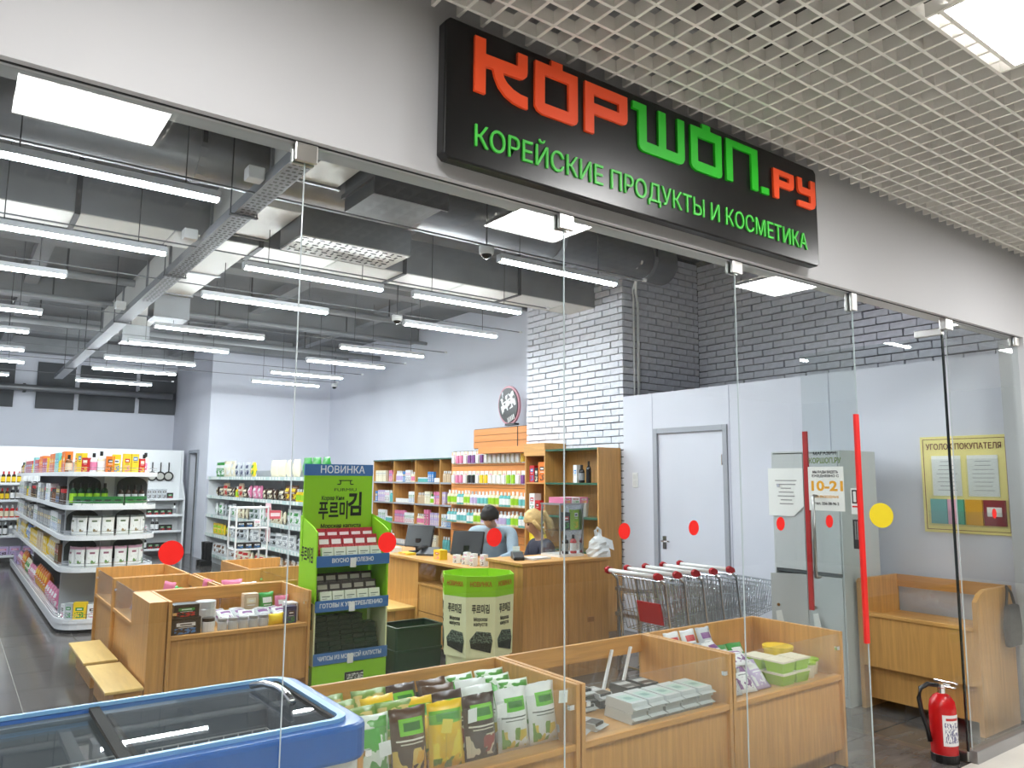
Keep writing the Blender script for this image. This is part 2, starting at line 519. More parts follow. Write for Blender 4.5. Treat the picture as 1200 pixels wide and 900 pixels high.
ob('pane_edge', MB().box(3.817, 3.819, GY - 0.0032, GY + 0.0032, 0.06, HZ - 0.006), M_edge, w5)
clamp(w6, 5.88)

# open glass door leaf, swung inward at x = 4.87
dr = struct('door_3', MB().box(4.865, 4.875, 2.175, 3.15, 0.012, 2.50), M_glass, 'frameless glass door leaf swung open into the shop')
ob('door_edge', MB().box(4.862, 4.878, 2.166, 2.176, 0.012, 2.50), M_darkedge, dr)
ob('top_patch_fitting', MB().box(4.852, 4.888, 2.165, 2.33, 2.50, 2.545), M_steel, dr, bevel=0.004)
ob('top_pivot_block', MB().box(4.845, 4.935, 2.13, 2.172, 2.53, HZ), M_steel, dr, bevel=0.004)
ob('bottom_patch_fitting', MB().box(4.850, 4.890, 2.165, 2.36, 0.005, 0.06), M_steel, dr, bevel=0.004)
ob('red_edge_tape', MB().box(4.861, 4.879, 3.12, 3.153, 0.72, 1.95), mat('door_tape_red', srgb(178, 20, 22), 0.5), dr)
ob('door_pull', MB().tube([(4.83, 3.06, 0.95), (4.815, 3.06, 0.95), (4.815, 3.06, 1.5), (4.83, 3.06, 1.5)], 0.012, 10).tube([(4.83, 3.06, 0.95), (4.865, 3.06, 0.95)], 0.009, 8).tube([(4.83, 3.06, 1.5), (4.865, 3.06, 1.5)], 0.009, 8), M_steel, dr, sm=True)
put('marker_sticker', MB().lathe([(0.079, 0), (0.079, 0.0012)], 32).mesh('marker_sticker', M_yellow), dr, (4.8645, 2.61, 1.385), (0, -PI / 2, 0))
# ================================================================ THE SHOP SIGN
M_sign = mat('sign_black', srgb(8, 8, 9), 0.3, var=0.2, scale=8)
M_orange = mat('sign_orange', srgb(250, 84, 34), 0.5)
M_green = mat('sign_green', srgb(28, 188, 22), 0.5)
M_green2 = mat('sign_text_green', srgb(70, 196, 66), 0.5)

def outline_mesh(loops, ext, material):
    cu = bpy.data.curves.new('outline', 'CURVE')
    cu.dimensions = '2D'; cu.fill_mode = 'BOTH'; cu.extrude = ext
    for lp in loops:
        sp = cu.splines.new('POLY'); sp.points.add(len(lp) - 1)
        for p, q in zip(sp.points, lp):
            p.co = (q[0], q[1], 0, 1)
        sp.use_cyclic_u = True
    t = bpy.data.objects.new('outline_tmp', cu); COL.objects.link(t)
    dg = bpy.context.evaluated_depsgraph_get()
    me = bpy.data.meshes.new_from_object(t.evaluated_get(dg))
    bpy.data.objects.remove(t)
    me.materials.clear(); me.materials.append(material)
    return me

SX0, SX1, SZ0, SZ1, SY = 1.205, 3.335, 2.632, 3.122, 2.03
sg = thing('shop_sign', 'black shop sign with orange and green lettering on the header wall', 'sign', (0, 0, 0))
c = 0.018
pts = [(SX0 + c, SZ0), (SX1 - c, SZ0), (SX1, SZ0 + c), (SX1, SZ1 - c), (SX1 - c, SZ1), (SX0 + c, SZ1), (SX0, SZ1 - c), (SX0, SZ0 + c)]
ob('sign_box', MB().prism(pts[::-1], SY, 2.078, 'y'), M_sign, sg, bevel=0.006)
for xb in (1.5, 2.27, 3.05):
    ob('wall_bracket', MB().box(xb - 0.04, xb + 0.04, 2.078, 2.112, 2.75, 3.0), M_black, sg)
def letter(name, loops, m):
    o = put(name, outline_mesh(loops, 0.006, m), sg, (0, SY - 0.005, 0), FACE_FRONT)
    return o
B_, T_ = 2.888, 3.086
letter('letter', [[(1.315, T_), (1.315, B_), (1.359, B_), (1.359, 2.987), (1.390, 2.989), (1.398, 2.962), (1.415, 2.932), (1.442, 2.908), (1.475, 2.894), (1.51, B_), (1.538, B_), (1.538, 2.932), (1.505, 2.934), (1.475, 2.942), (1.45, 2.956), (1.436, 2.972), (1.431, 2.988), (1.508, 2.990), (1.524, 2.997), (1.534, 3.008), (1.537, 3.023), (1.537, T_), (1.494, T_), (1.494, 3.035), (1.359, 3.033), (1.359, T_)]], M_orange)
def o_letter(x0, x1, m):
    mid = (x0 + x1) / 2
    out = [(x0, T_), (x0, 2.916), (x0 + 0.012, 2.900), (x0 + 0.035, 2.892), (x1 - 0.02, 2.892), (x1 - 0.006, 2.899), (x1, 2.912), (x1, T_), (mid + 0.027, T_), (mid + 0.027, 3.109), (mid - 0.027, 3.109), (mid - 0.027, T_)]
    letter('letter', [out, [(x0 + 0.044, 3.044), (x1 - 0.044, 3.044), (x1 - 0.044, 2.935), (x0 + 0.044, 2.935)]], m)
o_letter(1.571, 1.771, M_orange)
letter('letter', [[(1.807, T_), (1.807, B_), (1.852, B_), (1.852, 2.967), (2.006, 2.967), (2.021, 2.974), (2.028, 2.991), (2.028, T_)], [(1.852, 3.045), (1.982, 3.045), (1.982, 3.010), (1.852, 3.010)]], M_orange)
letter('letter', [[(2.057, T_), (2.057, 3.055), (2.09, 3.055), (2.091, 2.914), (2.098, 2.899), (2.113, 2.891), (2.329, 2.891), (2.347, 2.899), (2.358, 2.917), (2.358, T_), (2.315, T_), (2.315, 2.934), (2.246, 2.934), (2.246, T_), (2.202, T_), (2.202, 2.934), (2.134, 2.934), (2.134, T_)]], M_green)
o_letter(2.397, 2.598, M_green)
letter('letter', [[(2.628, T_ + 0.006), (2.628, 2.900), (2.672, 2.900), (2.672, 3.062), (2.806, 3.062), (2.806, 2.900), (2.852, 2.900), (2.852, T_ + 0.006)]], M_green)
letter('letter_dot', [[(2.875, 2.929), (2.875, 2.899), (2.932, 2.899), (2.932, 2.929)]], M_green)
letter('letter', [[(2.968, 3.042), (2.970, 2.901), (3.008, 2.901), (3.010, 2.961), (3.106, 2.961), (3.122, 2.968), (3.130, 2.984), (3.130, 3.042)], [(3.012, 3.017), (3.090, 3.017), (3.090, 2.994), (3.012, 2.994)]], M_orange)
letter('letter', [[(3.158, 3.046), (3.163, 2.984), (3.170, 2.974), (3.183, 2.969), (3.264, 2.970), (3.264, 2.934), (3.160, 2.931), (3.160, 2.904), (3.270, 2.904), (3.294, 2.914), (3.306, 2.937), (3.306, 3.050), (3.266, 3.050), (3.264, 3.004), (3.198, 3.004), (3.196, 3.046)]], M_orange)
put('lettering', text_mesh('КОРЕЙСКИЕ ПРОДУКТЫ И КОСМЕТИКА', 0.105, 0.004, 0.0, M_green2, width=1.905), sg, (2.272, SY - 0.003, 2.730), FACE_FRONT)

# ================================================================ SHOP CEILING EQUIPMENT
M_duct = mat('galvanised_duct', srgb(150, 151, 154), 0.4, 0.55, var=0.12, scale=3)
M_duct_pale = mat('pale_duct_foil', srgb(214, 212, 206), 0.45, 0.1, var=0.07, scale=2)
M_tray = mat('cable_tray_metal', srgb(140, 141, 145), 0.4, 0.7)
M_cable = mat('grey_cable', srgb(70, 70, 74), 0.6)
M_white_pl = mat('white_plastic', srgb(235, 235, 235), 0.4)

t = thing('round_ceiling_duct', 'round grey ventilation duct hung across the shop just inside the glass', 'duct', (0, 5.42, 3.85))
ob('pipe', MB().tube([(-2.9, 0, 0), (5.95, 0, 0)], 0.2, 20), M_duct, t, sm=True)
for x in (-1.6, -0.2, 1.2, 2.9, 4.4, 5.6):
    ob('band', MB().tube([(x, 0, 0), (x + 0.05, 0, 0)], 0.21, 20), M_duct, t)
    ob('hanger_strap', MB().box(x + 0.01, x + 0.04, -0.215, -0.21, 0, 0.45), M_cable, t)
    ob('hanger_strap', MB().box(x + 0.01, x + 0.04, 0.21, 0.215, 0, 0.45), M_cable, t)
t = thing('flat_ceiling_duct', 'wide rectangular duct with pale underside crossing the shop ceiling', 'duct', (0, 0, 0))
ob('duct_body', MB().box(-2.9, 6.3, 6.56, 7.02, 3.62, 3.97), [M_duct], t)
for i in range(13):
    x0 = -2.9 + i * 0.708
    ob('underside_panel', MB().box(x0 + 0.006, x0 + 0.702, 6.565, 7.015, 3.612, 3.622), M_duct_pale, t)
    if i % 2:
        ob('hanger_strap', MB().box(x0 - 0.02, x0 + 0.02, 6.548, 6.558, 3.605, 4.3).box(x0 - 0.02, x0 + 0.02, 6.548, 7.03, 3.600, 3.611), M_cable, t)
t = thing('long_ceiling_duct', 'pale foil duct running down the shop beside the cable tray', 'duct', (0, 0, 0))
for i, (y0, y1) in enumerate(((2.6, 3.7), (3.71, 5.0), (5.65, 6.5), (7.06, 8.0), (8.01, 9.1), (9.11, 10.6), (10.61, 12.2))):
    ob('duct_section', MB().box(1.62, 2.08, y0, y1, 3.66, 3.98), M_duct_pale, t, bevel=0.006)
    ob('flange', MB().box(1.60, 2.10, y1 - 0.03, y1, 3.645, 4.0), M_duct, t)
ob('drop_box', MB().box(1.72, 2.10, 9.2, 9.55, 3.40, 3.655), M_duct, t)
ob('drop_box', MB().box(1.74, 2.08, 11.3, 11.6, 3.42, 3.655), M_duct, t)
t = thing('branch_duct_box', 'dark square duct box next to the pale ceiling duct', 'duct', (0, 0, 0))
ob('duct_body', MB().box(2.13, 2.66, 4.45, 4.95, 3.48, 3.95), mat('dark_duct', srgb(96, 97, 100), 0.5, 0.4, var=0.15, scale=5), t)
ob('flange', MB().box(2.11, 2.68, 4.43, 4.45, 3.46, 3.97).box(2.11, 2.13, 4.45, 4.97, 3.58, 3.61), M_cable, t)
t = thing('air_diffuser_box', 'hanging air diffuser box with perforated white underside', 'air vent', (2.1, 5.70, 3.50))
ob('housing', MB().box(0, 0.98, 0, 0.5, 0.012, 0.30), mat('diffuser_grey', srgb(122, 123, 126), 0.5, 0.3, var=0.1, scale=4), t, bevel=0.004)
ob('face_plate', MB().box(0.01, 0.97, 0.01, 0.49, 0.004, 0.013), M_duct_pale, t)
pf = MB()
for i in range(13):
    for j in range(6):
        x = 0.05 + i * 0.07; y = 0.045 + j * 0.075
        k = (i + j) % 4
        dx, dy = ((0.024, 0.007), (0.007, 0.024))[k % 2]
        pf.box(x - dx, x + dx, y - dy, y + dy, 0.0, 0.005)
ob('louvre_slots', pf, M_black, t)['kind'] = 'stuff'
for x in (0.05, 0.93):
    ob('hanger_rod', MB().tube([(x, 0.25, 0.3), (x, 0.25, 0.8)], 0.006, 6), M_cable, t)

t = thing('cable_tray', 'perforated metal cable tray running the length of the shop ceiling', 'cable tray', (0, 0, 0))
ob('tray_base', MB().box(1.44, 1.57, 2.4, 16.4, 3.40, 3.404), M_tray, t)
ob('tray_side', MB().box(1.436, 1.44, 2.4, 16.4, 3.40, 3.47), M_tray, t)
ob('tray_side', MB().box(1.57, 1.574, 2.4, 16.4, 3.40, 3.47), M_tray, t)
sl = MB()
for i in range(110):
    y = 2.45 + i * 0.055
    for q in range(3):
        x = 1.455 + q * 0.038 + (0.008 if i % 2 else 0)
        sl.box(x, x + 0.022, y, y + 0.02, 3.3985, 3.3998)
ob('slots', sl, M_black, t)['kind'] = 'stuff'
ob('cable', MB().tube([(1.48, 2.4, 3.415), (1.485, 9, 3.415), (1.48, 16.3, 3.415)], 0.011, 6), M_cable, t)
ob('cable', MB().tube([(1.53, 2.4, 3.413), (1.525, 9, 3.413), (1.53, 16.3, 3.413)], 0.009, 6), M_black, t)
for y in (3.4, 5.2, 7.2, 9.8, 12.2, 14.6):
    ob('tray_hanger', MB().box(1.41, 1.60, y, y + 0.03, 3.388, 3.398).tube([(1.415, y + 0.015, 3.39), (1.415, y + 0.015, 4.29)], 0.005, 6).tube([(1.595, y + 0.015, 3.39), (1.595, y + 0.015, 3.66 if y < 11 else 4.29)], 0.005, 6), M_cable, t)
for x, y in ((1.40, 4.55), (1.38, 6.05), (1.39, 9.1)):
    ob('junction_box', MB().box(x - 0.07, x + 0.03, y, y + 0.1, 3.42, 3.5), M_white_pl, t, bevel=0.006)

# tube lights -------------------------------------------------------------------
M_tube = emitter('tube_glow', (0.92, 0.965, 1.0), TUBE_GLOW)
M_housing = mat('tube_housing', srgb(205, 207, 212), 0.5)
TZ = 3.30
L_ = 1.25
hs_me = MB().box(0, L_, -0.036, 0.036, 0.012, 0.055).mesh('housing', M_housing)
gl_me = MB().add([(0.01, -0.026, 0.012), (L_ - 0.01, -0.026, 0.012), (L_ - 0.01, 0.026, 0.012), (0.01, 0.026, 0.012),
                  (0.012, -0.016, -0.008), (L_ - 0.012, -0.016, -0.008), (L_ - 0.012, 0.016, -0.008), (0.012, 0.016, -0.008)],
                 [(4, 7, 6, 5), (0, 4, 5, 1), (1, 5, 6, 2), (2, 6, 7, 3), (3, 7, 4, 0)]).mesh('diffuser', M_tube)
cp_me = MB().box(-0.006, 0.008, -0.03, 0.03, -0.008, 0.05).mesh('end_cap', M_housing)
wr_me = MB().tube([(0, 0, 0.05), (0, 0, 0.98)], 0.0035, 5).mesh('suspension_wire', M_cable)
ROWS = [(4.76, (-0.03, 3.35), 'first'), (6.20, (-0.03, 1.81, 3.38), 'second'), (7.44, (-0.57, 1.80, 3.95), 'third'), (9.33, (-0.59, 1.76, 4.02), 'fourth'),
        (10.68, (-0.61, 1.72, 4.09), 'fifth'), (12.28, (-0.55, 1.68, 4.10), 'sixth'), (13.62, (-0.46, 1.70, 4.22), 'seventh'), (15.50, (-0.56, 1.69), 'eighth')]
where = {0: 'over the left aisle', 1: 'right of the cable tray', 2: 'near the long lavender wall'}
for y, xs, nth in ROWS:
    for x in xs:
        side = 'left of the cable tray' if x < 1 else ('just right of the cable tray' if x < 3 else 'on the lavender wall side')
        t = thing('ceiling_tube_light', 'white tube light %s, %s row from the glass' % (side, nth), 'light', (x, y, TZ), group='hanging tube lights')
        put('housing', hs_me, t); put('diffuser', gl_me, t)
        put('end_cap', cp_me, t, (0, 0, 0)); put('end_cap', cp_me, t, (L_ - 0.002, 0, 0))
        for q in (0.2, 1.05):
            put('suspension_wire', wr_me, t, (q, 0.0, 0))
    r = thing('ceiling_busbar_rail', 'thin dark supply rail above the %s row of tube lights' % nth, 'rail', (0, y, TZ + 0.1), group='supply rails')
    xe = max(xs) + 1.25 + 0.35
    ob('rail_profile', MB().box(-2.8, xe, -0.006, 0.006, 0, 0.009), mat('rail_grey', srgb(110, 111, 115), 0.5), r)
    ob('rail_end', MB().box(xe, xe + 0.04, -0.012, 0.012, -0.006, 0.02), M_white_pl, r)

# dome cameras ---------------------------------------------------------------------
def dome(x, y, z, label):
    t = thing('ceiling_dome_camera', label, 'camera', (x, y, z), group='dome cameras')
    ob('camera_base', MB().lathe([(0.055, 0.0), (0.06, 0.015), (0.06, 0.05), (0.05, 0.058)], 20), M_white_pl, t, sm=True)
    ob('dome_ring', MB().lathe([(0.05, -0.012), (0.058, 0.0)], 20), M_white_pl, t)
    ob('dome_glass', MB().lathe([(0.012, -0.045), (0.03, -0.036), (0.042, -0.02), (0.044, -0.008)], 18), mat('smoked_dome', srgb(12, 12, 14), 0.08), t, sm=True)
    ob('hanging_rod', MB().tube([(0, 0, 0.058), (0, 0, 0.9)], 0.007, 6), M_cable, t)
dome(3.27, 4.82, 3.36, 'white dome camera by the first tube light near the brick pillar')
dome(3.91, 7.53, 3.36, 'white dome camera by the third row tube light')
dome(5.9, 13.9, 3.36, 'small white dome camera in the far rear corner')

for i, (y, z, rr) in enumerate(((8.3, 3.95, 0.03), (9.9, 3.9, 0.045), (11.4, 3.92, 0.03), (13.2, 3.88, 0.05), (3.6, 3.95, 0.03))):
    t = thing('ceiling_pipe', 'thin grey ceiling pipe across the shop, %s from the glass' % ('second', 'third', 'fourth', 'fifth', 'first')[i], 'pipe', (0, y, z), group='ceiling pipes')
    ob('pipe', MB().tube([(-2.9, 0, 0), (5.9 if y < 8 else 6.5, 0, 0)], rr, 10), mat('pipe_grey', srgb(150, 152, 154), 0.5), t, sm=True)
    for x in (-1.0, 0.9, 3.0, 5.0):
        ob('pipe_hanger', MB().box(x, x + 0.02, -0.004, 0.004, rr, 4.29 - z), M_cable, t)
# conduits on the pillar, wall pipe at the far end ------------------------------------
t = thing('wall_conduit', 'pair of white cable conduits down the corner of the brick pillar', 'conduit', (0, 0, 0))
ob('conduit_pipe', MB().tube([(6.16, 6.075, 2.3), (6.16, 6.075, 3.66), (6.10, 6.03, 3.74), (5.4, 5.2, 3.76)], 0.012, 8), M_white_pl, t, sm=True)
ob('conduit_pipe', MB().tube([(6.22, 6.07, 2.3), (6.22, 6.07, 3.62), (6.14, 6.02, 3.72), (5.4, 5.28, 3.72)], 0.018, 8), M_white_pl, t, sm=True)
t = thing('wall_pipe', 'grey pipe along the top of the far end wall', 'pipe', (0, 18.66, 3.42))
ob('pipe', MB().tube([(-2.9, 0, 0), (4.0, 0, 0)], 0.07, 12), M_duct, t, sm=True)
for x in (-1.5, 1.1, 3.3):
    ob('pipe_bracket', MB().box(x, x + 0.05, -0.08, 0.14, -0.09, -0.07).box(x, x + 0.05, 0.1, 0.14, -0.09, 0.1), M_cable, t)
# ================================================================ FURNITURE
WOODC = srgb(206, 152, 84)
M_wood = wood('beech_veneer', WOODC)
M_wood_h = wood('beech_veneer_lengthwise', WOODC, stretch=(0.9, 14, 14))
M_wood_y = wood('beech_veneer_depthwise', WOODC, stretch=(14, 0.9, 14))
M_wood_lt = wood('light_shelf_board', srgb(226, 190, 116), stretch=(10, 1, 10), var=0.08)
M_tagw = mat('price_tag_white', srgb(244, 244, 240), 0.5)
M_tagy = mat('price_tag_yellow', srgb(246, 224, 90), 0.5)

def display_case(label, loc, rot=0.0, W=1.0, D=0.62, rim=0.74, ledge=0.5, back='glass', group=None):
    t = thing('display_case', label, 'display case', loc, rot, group)
    th = 0.024
    ob('side_panel', MB().box(0.002, th, 0.0, D, 0.0, rim), M_wood, t, bevel=0.003)
    ob('side_panel', MB().box(W - th, W - 0.002, 0.0, D, 0.0, rim), M_wood, t, bevel=0.003)
    ob('front_panel', MB().box(th, W - th, 0.022, 0.04, 0.09, ledge - 0.028), M_wood, t)
    ob('front_ledge', MB().box(th, W - th, 0.004, 0.05, ledge - 0.028, ledge), M_wood_h, t, bevel=0.003)
    ob('kick_board', MB().box(th, W - th, 0.07, 0.085, 0.0, 0.09), M_wood, t)
    ob('tray_board', MB().box(th, W - th, 0.05, D - 0.02, ledge - 0.03, ledge - 0.013), M_wood_h, t)
    if back == 'glass':
        ob('back_rail', MB().box(th, W - th, D - 0.02, D, rim - 0.095, rim), M_wood_h, t, bevel=0.003)
        ob('back_panel', MB().box(th, W - th, D - 0.02, D, 0.0, ledge - 0.045), M_wood, t)
        ob('back_glass', MB().box(th, W - th, D - 0.013, D - 0.007, ledge - 0.045, rim - 0.095), M_plexi, t)
    else:
        ob('back_panel', MB().box(th, W - th, D - 0.02, D, 0.0, rim), M_wood, t, bevel=0.003)
    ob('front_glass', MB().box(th, W - th, 0.010, 0.016, ledge, rim - 0.012), M_plexi, t)
    for x in (th + 0.02, W - th - 0.02):
        ob('glass_clip', MB().box(x - 0.012, x + 0.012, 0.004, 0.022, rim - 0.10, rim - 0.08), M_chrome, t)
    return t

NEAR_Y = 2.54
display_case('wooden display case full of snack bags, beside the blue freezer', (1.21, NEAR_Y, 0), W=1.02)
display_case('wooden display case of silver foil packs, middle of the three by the glass', (2.235, NEAR_Y, 0), W=1.0)
display_case('wooden display case with plastic tubs, nearest to the open door', (3.24, NEAR_Y, 0), W=1.0, back='wood')
# centre island of cases
display_case('wooden display case of jars and tins beside the lime stand', (1.30, 5.78, 0), W=1.03)
display_case('wooden display case facing the left aisle, nearer of two with a foot shelf', (1.2, 7.36, 0), -PI / 2, W=0.94)
display_case('wooden display case facing the left aisle, farther of two with a foot shelf', (1.2, 8.32, 0), -PI / 2, W=0.94)
display_case('wooden display case on the inner side of the island', (2.46, 6.43, 0), PI / 2, W=0.94)
display_case('wooden display case at the far corner of the island', (2.98, 7.42, 0), PI / 2, W=0.92)
t = thing('corner_cabinet', 'plain wooden corner column closing the island of display cases', 'cabinet', (0, 0, 0))
ob('corner_board', MB().box(1.18, 1.296, 5.80, 5.82, 0, 0.74), M_wood, t)
ob('corner_board', MB().box(1.18, 1.20, 5.82, 6.40, 0, 0.74), M_wood, t)
ob('corner_cap', MB().box(1.20, 1.296, 5.82, 6.40, 0.70, 0.74), M_wood_h, t)
for yy, lab in ((5.74, 'pale foot shelf at the corner of the island, nearer of two'), (6.72, 'pale foot shelf of the left aisle cases, farther of two')):
    t = thing('foot_shelf', lab, 'shelf', (0.93, yy, 0))
    ob('shelf_board', MB().box(0.0, 0.235, 0.0, 0.88, 0.18, 0.2), M_wood_lt, t, bevel=0.004)
    ob('support_block', MB().box(0.06, 0.235, 0.04, 0.84, 0.0, 0.18), M_wood, t)

# ---- chest freezer ---------------------------------------------------------
def rrect(x0, x1, y0, y1, r, n=5):
    p = []
    for cx, cy, a0 in ((x1 - r, y0 + r, -PI / 2), (x1 - r, y1 - r, 0), (x0 + r, y1 - r, PI / 2), (x0 + r, y0 + r, PI)):
        for i in range(n + 1):
            a = a0 + (PI / 2) * i / n
            p.append((cx + r * math.cos(a), cy + r * math.sin(a)))
    return p
def ring(mb, out, inn, z0, z1, mi=0):
    n = len(out)
    vs = [(x, y, z0) for x, y in out] + [(x, y, z1) for x, y in out] + [(x, y, z0) for x, y in inn] + [(x, y, z1) for x, y in inn]
    fs = []
    for i in range(n):
        j = (i + 1) % n
        fs += [(i, j, n + j, n + i), (2 * n + j, 2 * n + i, 3 * n + i, 3 * n + j), (n + i, n + j, 3 * n + j, 3 * n + i), (j, i, 2 * n + i, 2 * n + j)]
    return mb.add(vs, fs, mi)
M_blue = mat('freezer_blue', srgb(28, 92, 168), 0.32, var=0.05, scale=2)
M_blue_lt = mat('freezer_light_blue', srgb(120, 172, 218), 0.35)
M_fwhite = mat('freezer_white', srgb(226, 226, 220), 0.35)
FX0, FX1, FY0, FY1 = -0.62, 1.13, 2.27, 2.97
t = thing('chest_freezer', 'blue-rimmed chest freezer with sliding glass lids behind the glass', 'freezer', (0, 0, 0))
ob('freezer_body', ring(MB(), rrect(FX0 + 0.02, FX1 - 0.02, FY0 + 0.02, FY1 - 0.02, 0.05), rrect(FX0 + 0.09, FX1 - 0.09, FY0 + 0.09, FY1 - 0.09, 0.04), 0.06, 0.735), M_fwhite, t)
ob('freezer_bottom', MB().box(FX0 + 0.05, FX1 - 0.05, FY0 + 0.05, FY1 - 0.05, 0.03, 0.14), M_fwhite, t)
rim_ = ring(MB(), rrect(FX0, FX1, FY0, FY1, 0.07), rrect(FX0 + 0.075, FX1 - 0.075, FY0 + 0.065, FY1 - 0.05, 0.05), 0.735, 0.845)
ob('blue_rim', rim_, M_blue, t, bevel=0.014)
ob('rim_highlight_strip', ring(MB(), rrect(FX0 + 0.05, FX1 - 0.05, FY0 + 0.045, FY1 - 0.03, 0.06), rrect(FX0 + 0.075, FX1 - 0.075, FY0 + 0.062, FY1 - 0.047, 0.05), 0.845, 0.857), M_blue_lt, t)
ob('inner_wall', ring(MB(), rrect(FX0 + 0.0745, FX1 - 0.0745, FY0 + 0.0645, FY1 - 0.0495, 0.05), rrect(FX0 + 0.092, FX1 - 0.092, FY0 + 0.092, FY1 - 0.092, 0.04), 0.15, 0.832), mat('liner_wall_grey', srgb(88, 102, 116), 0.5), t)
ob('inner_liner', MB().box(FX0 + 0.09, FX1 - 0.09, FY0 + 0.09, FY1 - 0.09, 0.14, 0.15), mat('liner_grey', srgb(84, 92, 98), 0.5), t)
def lid(x0, x1, z, lab):
    y0, y1 = FY0 + 0.065, FY1 - 0.05
    n = 8; vs = []; fs = []
    for i in range(n + 1):
        y = y0 + (y1 - y0) * i / n
        zz = z + 0.0
        vs += [(x0, y, zz), (x1, y, zz), (x1, y, zz + 0.005), (x0, y, zz + 0.005)]
    for i in range(n):
        a, b = 4 * i, 4 * (i + 1)
        fs += [(a, b, b + 1, a + 1), (a + 3, a + 2, b + 2, b + 3), (a, a + 3, b + 3, b), (a + 1, b + 1, b + 2, a + 2)]
    fs += [(0, 1, 2, 3), (4 * n + 3, 4 * n + 2, 4 * n + 1, 4 * n)]
    g = ob('glass_lid', MB().add(vs, fs), M_plexi, t, sm=False)
    def bar(x, w):
        vs2 = []; f2 = []
        for i in range(n + 1):
            y = y0 + (y1 - y0) * i / n
            zz = z + 0.0
            vs2 += [(x, y, zz - 0.004), (x + w, y, zz - 0.004), (x + w, y, zz + 0.010), (x, y, zz + 0.010)]
        for i in range(n):
            a, b = 4 * i, 4 * (i + 1)
            f2 += [(a, b, b + 1, a + 1), (a + 3, a + 2, b + 2, b + 3), (a, a + 3, b + 3, b), (a + 1, b + 1, b + 2, a + 2)]
        f2 += [(0, 1, 2, 3), (4 * n + 3, 4 * n + 2, 4 * n + 1, 4 * n)]
        ob('lid_frame', MB().add(vs2, f2), mat('lid_frame_black', srgb(16, 16, 18), 0.9), g)
    bar(x0, 0.03); bar(x1 - 0.012, 0.012)
    return g
l1 = lid(0.43, FX1 - 0.08, 0.838, 'upper')
l2 = lid(FX0 + 0.08, 0.49, 0.820, 'lower')
ob('lid_handle', MB().tube([(0.94, 2.86, 0.856), (0.965, 2.80, 0.872), (0.975, 2.70, 0.880), (0.975, 2.62, 0.880), (0.965, 2.52, 0.872)], 0.012, 8), M_chrome, l1, sm=True)
wb = MB()
def wires(mb, x0, x1, y0, y1, z0, z1, n, r=0.003):
    for z in (z0, (z0 + z1) / 2, z1):
        mb.tube([(x0, y0, z), (x1, y0, z), (x1, y1, z), (x0, y1, z), (x0, y0, z)], r, 4)
    for i in range(n + 1):
        x = x0 + (x1 - x0) * i / n
        mb.tube([(x, y0, z1), (x, y0, z0), (x, y1, z0), (x, y1, z1)], r, 4)
    for i in range(5):
        y = y0 + (y1 - y0) * i / 4
        mb.tube([(x0, y, z1), (x0, y, z0), (x1, y, z0), (x1, y, z1)], r, 4)
M_wire = mat('white_wire', srgb(228, 230, 232), 0.4)
for x0, x1 in ((-0.4, 0.1), (0.15, 0.56), (0.6, 1.0)):
    m_ = MB(); wires(m_, x0, x1, FY0 + 0.11, FY1 - 0.11, 0.48, 0.70, 8)
    ob('wire_basket', m_, M_wire, t)

# ---- service counter --------------------------------------------------------
t = thing('service_counter', 'low wooden service counter with glazed bay under the monitors', 'counter', (0, 0, 0))
ob('counter_top', MB().box(3.66, 4.22, 5.42, 6.56, 0.815, 0.84), M_wood_y, t, bevel=0.003)
ob('counter_top', MB().box(3.66, 4.22, 6.56, 8.10, 0.815, 0.84), M_wood_y, t, bevel=0.003)
ob('front_panel', MB().box(3.70, 3.72, 6.58, 8.08, 0.08, 0.815), M_wood, t)
ob('front_panel', MB().box(3.70, 3.72, 5.44, 6.54, 0.36, 0.60), M_wood, t)
ob('front_panel', MB().box(3.70, 3.72, 5.44, 6.54, 0.08, 0.352), M_wood, t)
ob('bay_shelf', MB().box(3.69, 4.20, 5.44, 6.54, 0.60, 0.62), M_wood_y, t)
ob('divider', MB().box(3.69, 4.20, 6.54, 6.58, 0.0, 0.815), M_wood, t)
ob('divider', MB().box(3.69, 4.20, 5.42, 5.44, 0.0, 0.815), M_wood, t)
ob('bay_glass', MB().box(3.695, 3.701, 5.46, 6.53, 0.62, 0.815), M_plexi, t)
ob('back_panel', MB().box(4.18, 4.20, 5.44, 8.08, 0.0, 0.815), M_wood, t)
ob('kick_board', MB().box(3.76, 3.775, 5.44, 8.08, 0.0, 0.08), M_dark, t)
ob('end_panel', MB().box(3.70, 4.20, 8.08, 8.10, 0.0, 0.815), M_wood, t)
ob('foot_shelf', MB().box(3.42, 3.70, 6.6, 7.5, 0.36, 0.385), M_wood_lt, t, bevel=0.004)
ob('foot_shelf_front', MB().box(3.50, 3.70, 6.62, 7.48, 0.1, 0.36), M_wood, t)
t = thing('cash_desk', 'tall plain wooden cash desk block behind the hexagonal bin', 'counter', (0, 0, 0))
ob('desk_top', MB().box(3.70, 4.66, 4.90, 5.42, 0.915, 0.94), M_wood_h, t, bevel=0.003)
ob('front_panel', MB().box(3.72, 4.185, 4.92, 4.94, 0.0, 0.915), M_wood, t)
ob('front_panel', MB().box(4.191, 4.64, 4.92, 4.94, 0.0, 0.915), M_wood, t)
ob('side_panel', MB().box(3.72, 3.74, 4.94, 5.40, 0.0, 0.915), M_wood, t)
ob('side_panel', MB().box(4.62, 4.64, 4.94, 5.40, 0.0, 0.915), M_wood, t)
ob('maker_plate', MB().box(4.40, 4.47, 4.916, 4.92, 0.42, 0.46), mat('plate_brown', srgb(170, 118, 62), 0.4), t)

